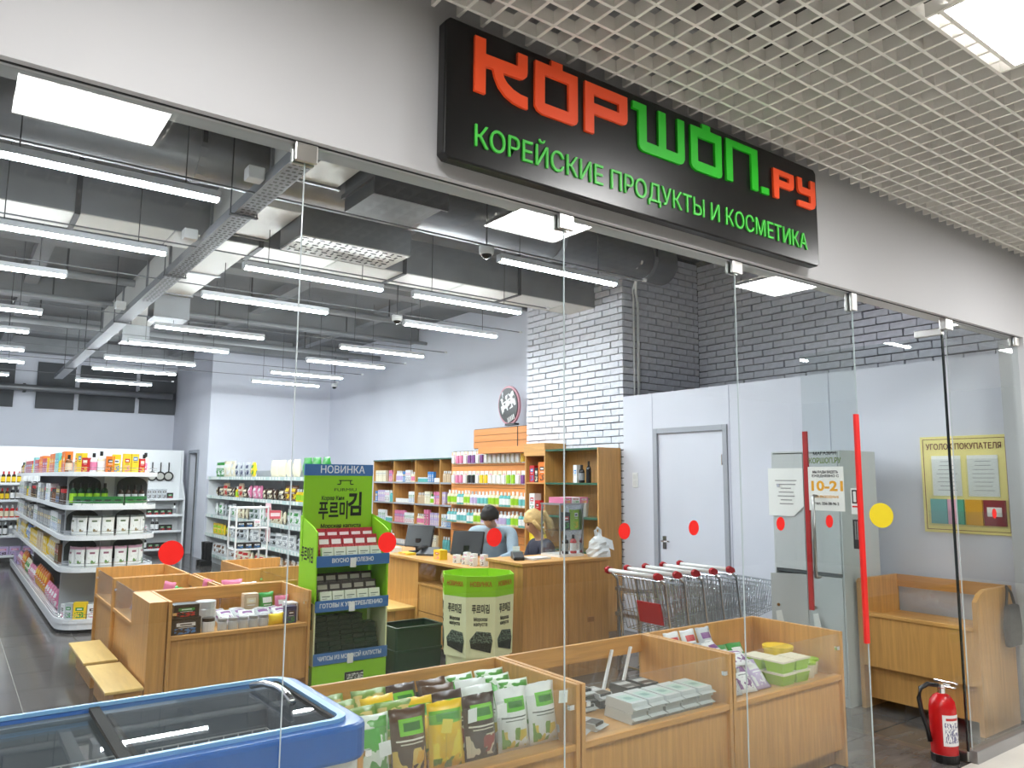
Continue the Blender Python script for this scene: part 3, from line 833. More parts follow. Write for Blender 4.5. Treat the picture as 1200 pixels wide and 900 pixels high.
# ---- wooden counter by the partition ---------------------------------------------
t = thing('checkout_case', 'wooden glass-topped counter with curved end panel below the notice board', 'counter', (0, 0, 0))
X0, X1, Y0, Y1 = 5.40, 5.94, 2.30, 3.11
ob('front_panel', MB().box(X0, X0 + 0.02, Y0 + 0.03, Y1 - 0.03, 0.30, 0.645), M_wood, t)
ob('front_ledge', MB().box(X0 - 0.012, X0 + 0.06, Y0 + 0.03, Y1 - 0.03, 0.645, 0.67), M_wood_y, t, bevel=0.003)
ob('lower_panel', MB().box(X0 + 0.06, X0 + 0.08, Y0 + 0.03, Y1 - 0.03, 0.07, 0.30), M_wood, t)
ob('tray_board', MB().box(X0 + 0.06, X1, Y0 + 0.03, Y1 - 0.03, 0.61, 0.63), M_wood_y, t)
ob('back_rail', MB().box(X1 - 0.02, X1, Y0 + 0.03, Y1 - 0.03, 0.81, 0.90), M_wood_y, t)
ob('back_glass', MB().box(X1 - 0.013, X1 - 0.008, Y0 + 0.03, Y1 - 0.03, 0.63, 0.81), M_plexi, t)
prof = [(X0, 0.0), (X1, 0.0), (X1, 0.90), (X0 + 0.34, 0.90), (X0 + 0.26, 0.885), (X0 + 0.10, 0.87), (X0, 0.86)]
ob('end_panel', MB().prism([(X0, 0.0), (X1, 0.0), (X1, 0.90), (X0 + 0.02, 0.90), (X0, 0.88)], Y1 - 0.03, Y1, 'y'), M_wood, t)
ob('end_panel', MB().prism([(X0, 0.0), (X1, 0.0), (X1, 0.90), (X0 + 0.14, 0.90), (X0 + 0.06, 0.875), (X0, 0.83)], Y0, Y0 + 0.03, 'y'), M_wood, t)
sl_ = thing('shoulder_bag', 'black bag hanging at the end of the wooden counter below the notice board', 'bag', (5.80, 2.285, 0.52))
ob('bag_body', MB().prism([(-0.08, 0), (0.10, 0), (0.12, 0.12), (0.09, 0.27), (-0.06, 0.27), (-0.10, 0.12)], -0.05, -0.005, 'y'), mat('bag_black', srgb(26, 28, 34), 0.6), sl_, bevel=0.015)
ob('strap', MB().tube([(-0.05, -0.02, 0.26), (0.0, -0.012, 0.36), (0.02, 0.0, 0.385), (0.06, -0.012, 0.34), (0.08, -0.02, 0.26)], 0.009, 6), mat('bag_black', srgb(26, 28, 34), 0.6), sl_)

# ---- bag locker ------------------------------------------------------------------
M_lock = mat('locker_grey', srgb(196, 200, 200), 0.45, 0.0, var=0.03, scale=3)
M_lock_in = mat('locker_inside', srgb(96, 102, 104), 0.6)
t = thing('bag_locker', 'light grey metal bag locker with key tags beside the open glass door', 'locker', (5.3, 3.14, 0))
W_, H_, D_ = 0.58, 1.83, 0.5
ob('locker_side', MB().box(0, D_, 0, 0.012, 0.0, H_), M_lock, t)
ob('locker_side', MB().box(0, D_, W_ - 0.012, W_, 0.0, H_), M_lock, t)
ob('locker_top', MB().box(0, D_, 0.012, W_ - 0.012, H_ - 0.012, H_), M_lock, t)
ob('locker_back', MB().box(D_ - 0.012, D_, 0.012, W_ - 0.012, 0.0, H_ - 0.012), M_lock_in, t)
ob('locker_base', MB().box(0.0, D_ - 0.012, 0.012, W_ - 0.012, 0.0, 0.06), M_lock, t)
ob('shelf', MB().box(0.01, D_ - 0.012, 0.012, W_ - 0.012, 0.905, 0.925), M_lock_in, t)
ob('divider', MB().box(0.0, D_ - 0.012, 0.284, 0.300, 0.06, H_ - 0.012), M_lock, t)
M_keytag = mat('key_tag', srgb(240, 240, 236), 0.5)
def locker_door(y0, y1, z0, z1, ang):
    d = bpy.data.objects.new('locker_door', None)
    pivot_y = y0
    me = MB().box(-0.004, 0.012, 0, y1 - y0, 0, z1 - z0).mesh('locker_door', M_lock)
    d = put('locker_door', me, t, (0.0, pivot_y, z0), ang)
    h = z1 - z0
    ob('lock', MB().tube([(-0.022, y1 - y0 - 0.05, h * 0.72), (0.0, y1 - y0 - 0.05, h * 0.72)], 0.012, 10), M_chrome, d)
    return d
locker_door(0.016, 0.280, 0.93, 1.81, 0)
d_ = locker_door(0.304, 0.564, 0.93, 1.81, 0)
d3 = locker_door(0.016, 0.280, 0.07, 0.90, 0)
d4 = locker_door(0.304, 0.564, 0.07, 0.90, 0.55)
for d, z in ((d3, 0.56), (d4, 0.56)):
    ob('key_tag', MB().hexa([(-0.03, 0.17, z - 0.10), (-0.03, 0.22, z - 0.12), (-0.026, 0.22, z - 0.12), (-0.026, 0.17, z - 0.10), (-0.03, 0.19, z), (-0.03, 0.23, z - 0.01), (-0.026, 0.23, z - 0.01), (-0.026, 0.19, z)]), M_keytag, d)
pp_ = thing('notice_sheet', 'large white notice sheet with torn corner taped over the locker', 'poster', (5.292, 3.44, 1.33))
M_paper = mat('paper_white', srgb(244, 244, 240), 0.7)
M_ink = mat('grey_ink', srgb(150, 150, 150), 0.7)
ob('sheet', MB().prism([(0.31, 0.37), (0.0, 0.37), (0.0, 0.08), (0.09, 0.0), (0.31, 0.0)], -0.003, -0.001, 'x'), M_paper, pp_)
for i in range(7):
    w = (0.19, 0.17, 0.09, 0.13, 0.15, 0.10, 0.12)[i]
    ob('text_line', MB().box(-0.0045, -0.003, 0.15 - w / 2, 0.15 + w / 2, 0.27 - 0.03 * i, 0.278 - 0.03 * i), M_ink, pp_)

# posters on the open leaf (face the camera side, x = 4.865) ----------------------------------
pp_ = thing('opening_hours_poster', 'white poster with orange opening hours on the open glass door', 'poster', (4.8635, 2.855, 1.40))
ob('sheet', MB().box(-0.0015, 0, 0.0, 0.27, 0.0, 0.30), M_paper, pp_)
M_hours = mat('hours_orange', srgb(244, 172, 20), 0.6)
M_inkb = mat('black_ink', srgb(30, 30, 34), 0.6)
put('lettering', text_mesh('10-21', 0.092, 0.0004, 0.003, M_hours, width=0.235), pp_, (-0.002, 0.125, 0.165), FACE_LEFT)
put('lettering', text_mesh('МЫ РАДЫ ВИДЕТЬ', 0.024, 0.0004, 0.0006, M_inkb, width=0.19), pp_, (-0.002, 0.135, 0.263), FACE_LEFT)
put('lettering', text_mesh('ЕЖЕДНЕВНО С', 0.024, 0.0004, 0.0006, M_inkb, width=0.20), pp_, (-0.002, 0.135, 0.236), FACE_LEFT)
put('lettering', text_mesh('БЕЗ ВЫХОДНЫХ', 0.022, 0.0004, 0.0004, M_hours, width=0.19), pp_, (-0.002, 0.135, 0.095), FACE_LEFT)
put('lettering', text_mesh('тел. 256-38-96-2', 0.026, 0.0004, 0.0006, M_inkb, width=0.18), pp_, (-0.002, 0.13, 0.048), FACE_LEFT)
pp_ = thing('logo_decal', 'small green and orange shop logo decal above the opening hours', 'decal', (4.8635, 2.86, 1.705))
put('lettering', text_mesh('КОРШОП.РУ', 0.05, 0.0004, 0.0012, mat('decal_olive', srgb(96, 120, 40), 0.6), width=0.24), pp_, (-0.001, 0.13, 0.035), FACE_LEFT)
put('lettering', text_mesh('МАГАЗИН', 0.03, 0.0004, 0.0006, M_inkb, width=0.17), pp_, (-0.001, 0.13, 0.085), FACE_LEFT)
pp_ = thing('sticker', 'white sticker with black mark on the open glass door', 'sticker', (4.8635, 2.755, 1.385))
ob('sheet', MB().box(-0.0015, 0, 0, 0.055, 0, 0.17), M_paper, pp_)
ob('mark', MB().box(-0.003, -0.0015, 0.008, 0.047, 0.07, 0.16), M_inkb, pp_)
ob('mark_inset', MB().box(-0.004, -0.003, 0.018, 0.037, 0.08, 0.15), M_paper, pp_)
ob('text_line', MB().box(-0.003, -0.0015, 0.008, 0.047, 0.045, 0.055), M_red, pp_)
pp_ = thing('sticker', 'black vertical sticker below the white one on the open glass door', 'sticker', (4.8635, 2.745, 1.16))
ob('sheet', MB().box(-0.0015, 0, 0, 0.06, 0, 0.19), M_inkb, pp_)
for i in range(3):
    ob('text_line', MB().box(-0.003, -0.0015, 0.012 + 0.014 * i, 0.018 + 0.014 * i, 0.06, 0.18), M_ink, pp_)

# ---- notice board -----------------------------------------------------------------
M_board = mat('board_yellow', srgb(246, 232, 150), 0.35)
M_maroon = mat('board_maroon', srgb(108, 30, 26), 0.5)
t = thing('notice_board', 'yellow customer notice board with paper pockets on the partition', 'notice board', (5.998, 2.27, 1.23))
BW, BHh = 0.61, 0.71
ob('board_panel', MB().box(-0.012, 0, 0, BW, 0, BHh), M_board, t, bevel=0.003)
ob('border_line', MB().box(-0.0135, -0.012, 0.02, BW - 0.02, 0.02, 0.024).box(-0.0135, -0.012, 0.02, BW - 0.02, BHh - 0.024, BHh - 0.02).box(-0.0135, -0.012, 0.02, 0.024, 0.02, BHh - 0.02).box(-0.0135, -0.012, BW - 0.024, BW - 0.02, 0.02, BHh - 0.02), M_maroon, t)
put('lettering', text_mesh('УГОЛОК ПОКУПАТЕЛЯ', 0.06, 0.0006, 0.0006, M_maroon, width=0.52), t, (-0.0135, 0.305, 0.63), FACE_LEFT)
for y0, lab in ((0.325, 'a'), (0.075, 'b')):
    ob('paper_sheet', MB().box(-0.015, -0.0125, y0, y0 + 0.205, 0.27, 0.565), M_paper, t)
    ob('clear_pocket', MB().box(-0.022, -0.020, y0 - 0.008, y0 + 0.213, 0.26, 0.54), M_plexi, t)
    for i in range(8):
        w = rnd.uniform(0.08, 0.16)
        ob('text_line', MB().box(-0.0158, -0.015, y0 + 0.1 - w / 2, y0 + 0.1 + w / 2, 0.52 - 0.03 * i, 0.524 - 0.03 * i), M_ink, t)
bks = [('booklet', 0.43, 0.55, srgb(110, 176, 172)), ('booklet', 0.36, 0.43, srgb(226, 170, 190)), ('booklet', 0.315, 0.36, srgb(80, 170, 140)), ('booklet', 0.19, 0.305, srgb(232, 170, 20)), ('booklet', 0.04, 0.185, srgb(142, 24, 36))]
for i, (n, a, b, c) in enumerate(bks):
    o = ob(n, MB().box(-0.03, -0.0125, a + 0.002, b - 0.002, 0.065, 0.245), mat('booklet_%d' % i, c, 0.4), t)
ob('booklet_label', MB().box(-0.0315, -0.03, 0.065, 0.16, 0.13, 0.195), M_paper, t)
ob('pocket_lip', MB().box(-0.038, -0.034, 0.03, 0.56, 0.05, 0.16), M_plexi, t)

# ---- fire extinguisher ---------------------------------------------------------------
M_ext = mat('extinguisher_red', srgb(196, 22, 26), 0.25)
t = thing('fire_extinguisher', 'red fire extinguisher with white label on the floor by the door hinge', 'fire extinguisher', (4.783, 2.262, 0.0))
ob('cylinder', MB().lathe([(0.068, 0.02), (0.072, 0.03), (0.072, 0.30), (0.066, 0.335), (0.045, 0.365), (0.022, 0.378)], 24), M_ext, t, sm=True)
ob('base_ring', MB().lathe([(0.073, 0.0), (0.074, 0.045), (0.070, 0.05)], 24), M_black, t)
ob('neck', MB().lathe([(0.02, 0.375), (0.02, 0.405), (0.026, 0.41), (0.026, 0.43)], 14), M_chrome, t)
ob('valve_lever', MB().box(-0.012, 0.012, -0.09, 0.035, 0.438, 0.452).box(-0.012, 0.012, -0.08, 0.03, 0.415, 0.425), M_chrome, t, (0, 0, 0), (0, 0, 0.0), bevel=0.003)
ob('gauge', MB().tube([(0.02, -0.01, 0.42), (0.045, -0.02, 0.42)], 0.016, 12), M_white_pl, t)
ob('hose', MB().tube([(-0.016, 0.008, 0.42), (-0.065, 0.044, 0.428), (-0.10, 0.07, 0.405), (-0.11, 0.077, 0.35), (-0.102, 0.07, 0.27), (-0.082, 0.052, 0.18), (-0.072, 0.045, 0.11)], 0.013, 8), M_black, t, sm=True)
lv = []; lf = []
for i in range(9):
    a = -2.75 + 1.5 * i / 8
    lv += [(0.0735 * math.cos(a), 0.0735 * math.sin(a), 0.10), (0.0735 * math.cos(a), 0.0735 * math.sin(a), 0.27)]
for i in range(8):
    lf.append((2 * i, 2 * i + 2, 2 * i + 3, 2 * i + 1))
ob('paper_label', MB().add(lv, lf), printed('ext_label', srgb(236, 236, 236), ((0.1, 0.9, 0.82, 0.9, srgb(190, 40, 40)),), (0.05, 0.95, 0.1, 0.75, srgb(120, 120, 150), 9)), t)

# ---- lime cardboard display stand --------------------------------------------------------
M_lime = mat('lime_card', srgb(150, 214, 26), 0.55)
M_cream = mat('cream_card', srgb(238, 240, 190), 0.55)
M_lipblue = mat('lip_blue', srgb(66, 116, 178), 0.5)
M_wtext = mat('white_print', srgb(244, 246, 250), 0.5)
M_ktext = mat('black_print', srgb(16, 24, 12), 0.5)
st = thing('cardboard_stand', 'lime green cardboard display stand with blue shelf strips', 'display stand', (2.375, 5.83, 0))
SW, SD = 0.63, 0.36
ob('base_box', MB().box(0.0, SW, 0.0, SD, 0.0, 0.15), M_lime, st)
ob('side_panel', MB().prism([(0.0, 0.15), (SD, 0.15), (SD, 0.66), (0.0, 0.62)], 0.0, 0.012, 'x'), M_cream, st)
ob('side_panel_top', MB().prism([(0.0, 0.62), (SD, 0.66), (SD, 1.29), (0.09, 1.21), (0.0, 1.17)], 0.0, 0.012, 'x'), M_lime, st)
ob('side_panel', MB().prism([(0.0, 0.15), (SD, 0.15), (SD, 0.66), (0.0, 0.62)], SW - 0.012, SW, 'x'), M_cream, st)
ob('side_panel_top', MB().prism([(0.0, 0.62), (SD, 0.66), (SD, 1.29), (0.09, 1.21), (0.0, 1.17)], SW - 0.012, SW, 'x'), M_lime, st)
ob('back_panel', MB().box(0.012, SW - 0.012, SD - 0.012, SD, 0.15, 1.15), M_lime, st)
ob('header_card', MB().box(-0.005, SW - 0.02, SD - 0.06, SD - 0.048, 1.0, 1.62), M_lime, st)
ob('header_strip', MB().box(-0.006, SW - 0.019, SD - 0.063, SD - 0.047, 1.62, 1.715), M_lipblue, st)
ob('header_wing', MB().hexa([(SW - 0.02, SD - 0.05, 1.15), (SW + 0.06, 0.08, 1.10), (SW + 0.06, 0.088, 1.10), (SW - 0.02, SD - 0.04, 1.15), (SW - 0.02, SD - 0.05, 1.30), (SW + 0.06, 0.08, 1.22), (SW + 0.06, 0.088, 1.22), (SW - 0.02, SD - 0.04, 1.30)]), M_lime, st)
put('lettering', text_mesh('НОВИНКА', 0.085, 0.0006, 0.0008, M_wtext, width=0.40), st, (0.33, SD - 0.064, 1.667), FACE_FRONT)
put('lettering', text_mesh('푸르미', 0.16, 0.0006, 0.004, M_ktext, width=0.26), st, (0.26, SD - 0.061, 1.32), FACE_FRONT)
put('lettering', text_mesh('김', 0.21, 0.0006, 0.007, M_ktext, width=0.125), st, (0.455, SD - 0.061, 1.365), FACE_FRONT)
put('lettering', text_mesh('Корея Ким', 0.05, 0.0006, 0.001, M_ktext, width=0.2), st, (0.25, SD - 0.061, 1.43), FACE_FRONT)
put('lettering', text_mesh('Морская капуста', 0.045, 0.0006, 0.001, M_ktext, width=0.36), st, (0.33, SD - 0.061, 1.20), FACE_FRONT)
put('lettering', text_mesh('FURMIU', 0.035, 0.0006, 0.0, M_ktext, width=0.20), st, (0.36, SD - 0.061, 1.50), FACE_FRONT)
ob('roof_emblem', MB().box(0.30, 0.42, SD - 0.062, SD - 0.060, 1.575, 1.583).box(0.31, 0.318, SD - 0.062, SD - 0.060, 1.55, 1.575).box(0.40, 0.408, SD - 0.062, SD - 0.060, 1.55, 1.575).box(0.285, 0.315, SD - 0.062, SD - 0.060, 1.543, 1.551).box(0.403, 0.433, SD - 0.062, SD - 0.060, 1.543, 1.551), M_ktext, st)
put('lettering', text_mesh('푸르미김', 0.13, 0.0006, 0.003, M_ktext, width=0.26), st, (-0.001, 0.19, 0.98), FACE_LEFT)
for z, tx in ((0.156, 'ЧИПСЫ ИЗ МОРСКОЙ КАПУСТЫ'), (0.556, 'ГОТОВЫ К УПОТРЕБЛЕНИЮ'), (0.90, 'ВКУСНО И ПОЛЕЗНО')):
    ob('shelf_board', MB().box(0.012, SW - 0.012, 0.012, SD - 0.07, z, z + 0.012), M_lime, st)
    lp = ob('shelf_strip', MB().box(0.004, SW + 0.006, -0.006, 0.006, z, z + 0.086), M_lipblue, st)
    put('lettering', text_mesh(tx, 0.045, 0.0006, 0.001, M_wtext, width=0.36 if len(tx) < 18 else 0.54), lp, (0.31, -0.0075, z + 0.045), FACE_FRONT)
    ob('price_tag', MB().box(0.285, 0.335, -0.0105, -0.009, z - 0.012, z + 0.062), M_tagw, lp)
ob('base_picture', MB().box(0.27, 0.43, -0.0025, -0.0005, 0.015, 0.075), printed('stand_photo', srgb(226, 226, 220), ((0, 1, 0.78, 1, srgb(30, 34, 30)), (0, 0.12, 0, 1, srgb(40, 44, 40))), (0, 1, 0, 0.8, srgb(40, 44, 40), 7)), st)
ob('side_picture', MB().box(-0.0025, -0.0005, 0.04, 0.2, 0.42, 0.62), printed('stand_photo_side', srgb(24, 40, 26), (), (0, 1, 0.2, 0.9, srgb(90, 140, 60), 8), axes=('Y', 'Z')), st)
ob('side_picture', MB().box(-0.0025, -0.0005, 0.06, 0.26, 0.02, 0.13), printed('stand_photo_low', srgb(230, 230, 226), (), (0, 1, 0.0, 0.9, srgb(30, 40, 30), 6), axes=('Y', 'Z')), st)

# ---- octagonal cardboard bin -------------------------------------------------------------
def polyring(R0, R1, z0, z1, n=8, ph=PI / 8, th=0.008, mi=0, mb=None):
    mb = mb or MB()
    o0 = [(R0 * math.cos(ph + 2 * PI * i / n), R0 * math.sin(ph + 2 * PI * i / n)) for i in range(n)]
    o1 = [(R1 * math.cos(ph + 2 * PI * i / n), R1 * math.sin(ph + 2 * PI * i / n)) for i in range(n)]
    k0, k1 = (R0 - th) / R0, (R1 - th) / R1
    vs = [(x, y, z0) for x, y in o0] + [(x, y, z1) for x, y in o1] + [(x * k0, y * k0, z0) for x, y in o0] + [(x * k1, y * k1, z1) for x, y in o1]
    fs = []
    for i in range(n):
        j = (i + 1) % n
        fs += [(i, j, n + j, n + i), (2 * n + j, 2 * n + i, 3 * n + i, 3 * n + j), (n + i, n + j, 3 * n + j, 3 * n + i), (j, i, 2 * n + i, 2 * n + j)]
    return mb.add(vs, fs, mi)
bn = thing('cardboard_bin', 'octagonal cream and lime cardboard bin in front of the service counter', 'bin', (3.36, 5.02, 0), -0.5)
ob('lower_wall', polyring(0.251, 0.262, 0.21, 0.36), M_cream, bn)
ob('upper_wall', polyring(0.276, 0.286, 0.30, 0.735), M_cream, bn)
ob('top_band', polyring(0.286, 0.288, 0.735, 0.885), M_lime, bn)
ob('bottom_band', polyring(0.242, 0.251, 0.0, 0.21), M_lime, bn)
ob('bin_floor', MB().lathe([(0.25, 0.40), (0.25, 0.41)], 8), M_cream, bn)
M_pack = printed('bin_pack_photo', srgb(14, 30, 16), (), (0, 1, 0.45, 1, srgb(110, 130, 110), 14))
for i in range(8):
    a = 2 * PI * i / 8
    rz = a + PI / 2
    ca, sa = math.cos(a), math.sin(a)
    def at(r, z, s=0.0):
        return (r * ca - s * sa, r * sa + s * ca, z)
    put('lettering', text_mesh('НОВИНКА', 0.05, 0.0005, 0.001, mat('bin_orange', srgb(190, 96, 20), 0.5), width=0.16), bn, at(0.2665, 0.825), (PI / 2, 0, rz))
    put('lettering', text_mesh('푸르미김', 0.07, 0.0005, 0.0015, M_ktext, width=0.13), bn, at(0.2655, 0.645), (PI / 2 - 0.02, 0, rz))
    put('lettering', text_mesh('Морская', 0.036, 0.0005, 0.0008, M_ktext, width=0.10), bn, at(0.2635, 0.575), (PI / 2 - 0.02, 0, rz))
    put('lettering', text_mesh('капуста', 0.036, 0.0005, 0.0008, M_ktext, width=0.10), bn, at(0.2625, 0.54), (PI / 2 - 0.02, 0, rz))
    ob('pack_picture', MB().prism([(-0.07, 0.0), (0.075, -0.035), (0.09, 0.05), (0.075, 0.11), (-0.03, 0.12), (-0.08, 0.06)], -0.002, 0.0, 'y'), M_pack, bn, at(0.2605, 0.37), (0, 0, rz))

# ---- stacked dark green crates ----------------------------------------------------------
M_crate = mat('crate_green', srgb(12, 62, 36), 0.4)
for z, lab in ((0.0, 'dark green plastic crate, lower of the two beside the lime stand'), (0.185, 'dark green plastic crate, upper of the two beside the lime stand')):
    t = thing('plastic_crate', lab, 'crate', (3.075, 5.80, z), group='green crates by the lime stand')
    ob('crate_wall', ring(MB(), rrect(0.01, 0.45, 0.01, 0.31, 0.02), rrect(0.022, 0.438, 0.022, 0.298, 0.015), 0.0, 0.18), M_crate, t)
    ob('crate_lip', ring(MB(), rrect(0, 0.46, 0, 0.32, 0.025), rrect(0.022, 0.438, 0.022, 0.298, 0.015), 0.16, 0.184), M_crate, t, bevel=0.004)
    ob('crate_floor', MB().box(0.02, 0.44, 0.02, 0.30, 0.004, 0.012), M_crate, t)

# ---- shopping trolleys -------------------------------------------------------------------
M_trol = mat('trolley_chrome', srgb(208, 212, 216), 0.22, 0.95)
M_grip = mat('trolley_grip', srgb(240, 238, 236), 0.4)
M_gripred = mat('trolley_red', srgb(178, 22, 34), 0.4)
tr = thing('shopping_trolley', 'shopping trolley with red child-seat flap, first of the nested row', 'trolley', (4.22, 3.92, 0), group='nested shopping trolleys')
# local: +x is forward into the row, width along y 0..0.54, basket front low and narrow
def lerp(a, b, k): return tuple(a[i] + (b[i] - a[i]) * k for i in range(3))
rearL, rearR = (0.05, 0.01, 0.86), (0.05, 0.53, 0.86)
frL, frR = (0.80, 0.09, 0.74), (0.80, 0.45, 0.74)
brL, brR = (0.14, 0.05, 0.46), (0.14, 0.49, 0.46)
bfL, bfR = (0.74, 0.12, 0.54), (0.74, 0.42, 0.54)
bk = MB()
for a, b in ((rearL, frL), (frL, frR), (frR, rearR), (rearL, rearR)):
    bk.tube([a, b], 0.0055, 5)
for a, b, c_, d in ((rearL, frL, brL, bfL), (rearR, frR, brR, bfR), (frL, frR, bfL, bfR), (rearL, rearR, brL, brR)):
    n = 20 if a[0] != b[0] else 12
    for i in range(n + 1):
        bk.tube([lerp(a, b, i / n), lerp(c_, d, i / n)], 0.0026, 4)
    for k in (0.33, 0.66):
        bk.tube([lerp(a, c_, k), lerp(b, d, k)], 0.0032, 4)
for i in range(9):
    bk.tube([lerp(brL, brR, i / 8), lerp(bfL, bfR, i / 8)], 0.003, 4)
for i in range(7):
    bk.tube([lerp(brL, bfL, i / 6), lerp(brR, bfR, i / 6)], 0.003, 4)
ob('wire_basket', bk, M_trol, tr)
for y in (0.02, 0.52):
    yy = 0.10 if y < 0.2 else 0.44
    ob('frame_tube', MB().tube([(-0.02, y, 0.90), (0.06, y, 0.84), (0.12, y, 0.45), (0.10, y, 0.16), (0.16, y, 0.13), (0.72, yy, 0.15)], 0.011, 7), M_trol, tr, sm=True)
    for p in ((0.11, y, 0.06), (0.71, yy, 0.06)):
        w_ = ob('wheel', MB().tube([(p[0], p[1] - 0.014, p[2]), (p[0], p[1] + 0.014, p[2])], 0.058, 14), mat('wheel_grey', srgb(70, 70, 74), 0.5), tr)
        ob('wheel_fork', MB().box(p[0] - 0.02, p[0] + 0.02, p[1] - 0.022, p[1] - 0.018, 0.055, 0.14).box(p[0] - 0.02, p[0] + 0.02, p[1] + 0.018, p[1] + 0.022, 0.055, 0.14), M_trol, w_)
ob('lower_rack', MB().tube([(0.12, 0.02, 0.17), (0.12, 0.52, 0.17)], 0.008, 6).tube([(0.4, 0.06, 0.155), (0.4, 0.48, 0.155)], 0.006, 6).tube([(0.71, 0.1, 0.165), (0.71, 0.44, 0.165)], 0.008, 6), M_trol, tr)
ob('handle_grip', MB().tube([(-0.03, 0.03, 0.905), (-0.03, 0.51, 0.905)], 0.016, 10), M_grip, tr, sm=True)
for y in (0.0, 0.51):
    ob('handle_end', MB().prism([(-0.055, 0.89), (-0.03, 0.875), (0.03, 0.885), (0.02, 0.915), (-0.03, 0.935), (-0.06, 0.92)], y, y + 0.03, 'y'), M_gripred, tr, bevel=0.006)
base_children = list(tr.children)
for k in range(1, 5):
    lab = ['shopping trolley, second in the nested row from the cash desk', 'shopping trolley, middle of the nested row of five', 'shopping trolley, fourth in the nested row towards the locker', 'shopping trolley, last of the nested row beside the locker'][k - 1]
    copy_tree(tr, None, (4.22 + 0.205 * k, 3.92, 0), 0.0, lab)
ob('seat_flap', MB().hexa([(0.10, 0.06, 0.54), (0.112, 0.06, 0.54), (0.112, 0.30, 0.54), (0.10, 0.30, 0.54), (0.062, 0.06, 0.70), (0.074, 0.06, 0.70), (0.074, 0.30, 0.70), (0.062, 0.30, 0.70)], 0), M_gripred, tr, (-0.018, 0, 0), bevel=0.004)
t = thing('low_wire_rack', 'low grey metal rack between the cash desk and the trolleys', 'rack', (4.70, 4.62, 0))
for z in (0.22, 0.45, 0.66):
    ob('rack_shelf', MB().box(0, 0.40, 0, 0.28, z, z + 0.03), M_alu, t)
for x in (0.01, 0.37):
    for y in (0.01, 0.25):
        ob('rack_post', MB().box(x, x + 0.02, y, y + 0.02, 0, 0.70), M_alu, t)
# ================================================================ SHELVING
M_grey = mat('shelf_grey_enamel', srgb(206, 208, 210), 0.4)
M_grey_d = mat('shelf_grey_panel', srgb(168, 172, 176), 0.45, var=0.05, scale=5)
M_white_e = mat('white_enamel', srgb(240, 241, 243), 0.35)
M_rail = mat('price_rail', srgb(200, 222, 218), 0.35)
M_glassgreen = mat('green_glass_edge', srgb(58, 98, 78), 0.2)

# ---- gondola with rounded end ---------------------------------------------------
g = thing('gondola_shelf', 'white five-tier gondola with rounded end in the left aisle', 'shelving', (0, 0, 0))
GX, GYc, GRX, GRY, GB = 1.45, 9.56, 0.46, 0.46, 16.4
def gond_outline(k=1.0, n=14):
    p = [(GX - GRX * k, GB), (GX - GRX * k, GYc)]
    for i in range(1, n):
        a = PI + PI * i / n
        # squarish rounded end
        c, s = math.cos(a), math.sin(a)
        e = 0.62
        p.append((GX + GRX * k * math.copysign(abs(c) ** e, c), GYc + GRY * k * math.copysign(abs(s) ** e, s)))
    p += [(GX + GRX * k, GYc), (GX + GRX * k, GB)]
    return p
G_LEV = (0.13, 0.645, 0.97, 1.285, 1.635)
for i, z in enumerate(G_LEV):
    ob('shelf_board', MB().prism(gond_outline(0.99), z - 0.03, z, 'z'), M_grey, g)
    out, inn = gond_outline(1.0), gond_outline(0.975)
    rl = MB()
    for a in range(len(out) - 1):
        rl.hexa([(*out[a], z - 0.035), (*out[a + 1], z - 0.035), (*inn[a + 1], z - 0.035), (*inn[a], z - 0.035), (*out[a], z + 0.012), (*out[a + 1], z + 0.012), (*inn[a + 1], z + 0.012), (*inn[a], z + 0.012)])
    ob('price_rail', rl, M_white_e, g)
    fw = MB()
    path = [(x, y, z + 0.055) for x, y in gond_outline(0.985)]
    fw.tube(path, 0.003, 5)
    fw.tube([(x, y, z + 0.03) for x, y in gond_outline(0.985)], 0.0025, 5)
    ob('wire_guard', fw, M_chrome, g)
ob('base_plinth', MB().prism(gond_outline(0.985), 0.035, 0.1, 'z'), M_white_e, g)
ob('plinth_shade_fill', MB().prism(gond_outline(0.93), 0.0, 0.035, 'z'), M_black, g)  # solid black fills the gap under the plinth, in place of its shade
ob('spine_panel', MB().box(GX - 0.03, GX + 0.03, 9.62, GB, 0.1, 1.80), M_grey_d, g)
ob('end_panel', MB().box(GX - 0.40, GX + 0.40, 9.58, 9.62, 0.1, 1.66), M_grey_d, g)
ob('centre_post', MB().box(GX - 0.05, GX + 0.05, 9.545, 9.58, 0.1, 1.70), M_grey, g)
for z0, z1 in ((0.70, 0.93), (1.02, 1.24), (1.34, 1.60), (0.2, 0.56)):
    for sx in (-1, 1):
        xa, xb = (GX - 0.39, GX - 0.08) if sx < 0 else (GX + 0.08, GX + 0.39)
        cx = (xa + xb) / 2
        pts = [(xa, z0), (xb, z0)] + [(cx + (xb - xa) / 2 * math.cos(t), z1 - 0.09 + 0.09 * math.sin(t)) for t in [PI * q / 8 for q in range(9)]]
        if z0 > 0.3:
            ob('arch_shade_plate', MB().prism(pts[::-1], 9.572, 9.5795, 'y'), mat('arch_shadow_grey', srgb(60, 64, 62), 0.7), g)  # raised plate; the shade of the arch cutout is put into its grey
for yy in (11.0, 12.4, 13.8, 15.2):
    ob('bracket_frame', MB().box(GX - 0.20, GX - 0.03, yy, yy + 0.008, 0.13, 1.60), M_grey_d, g)

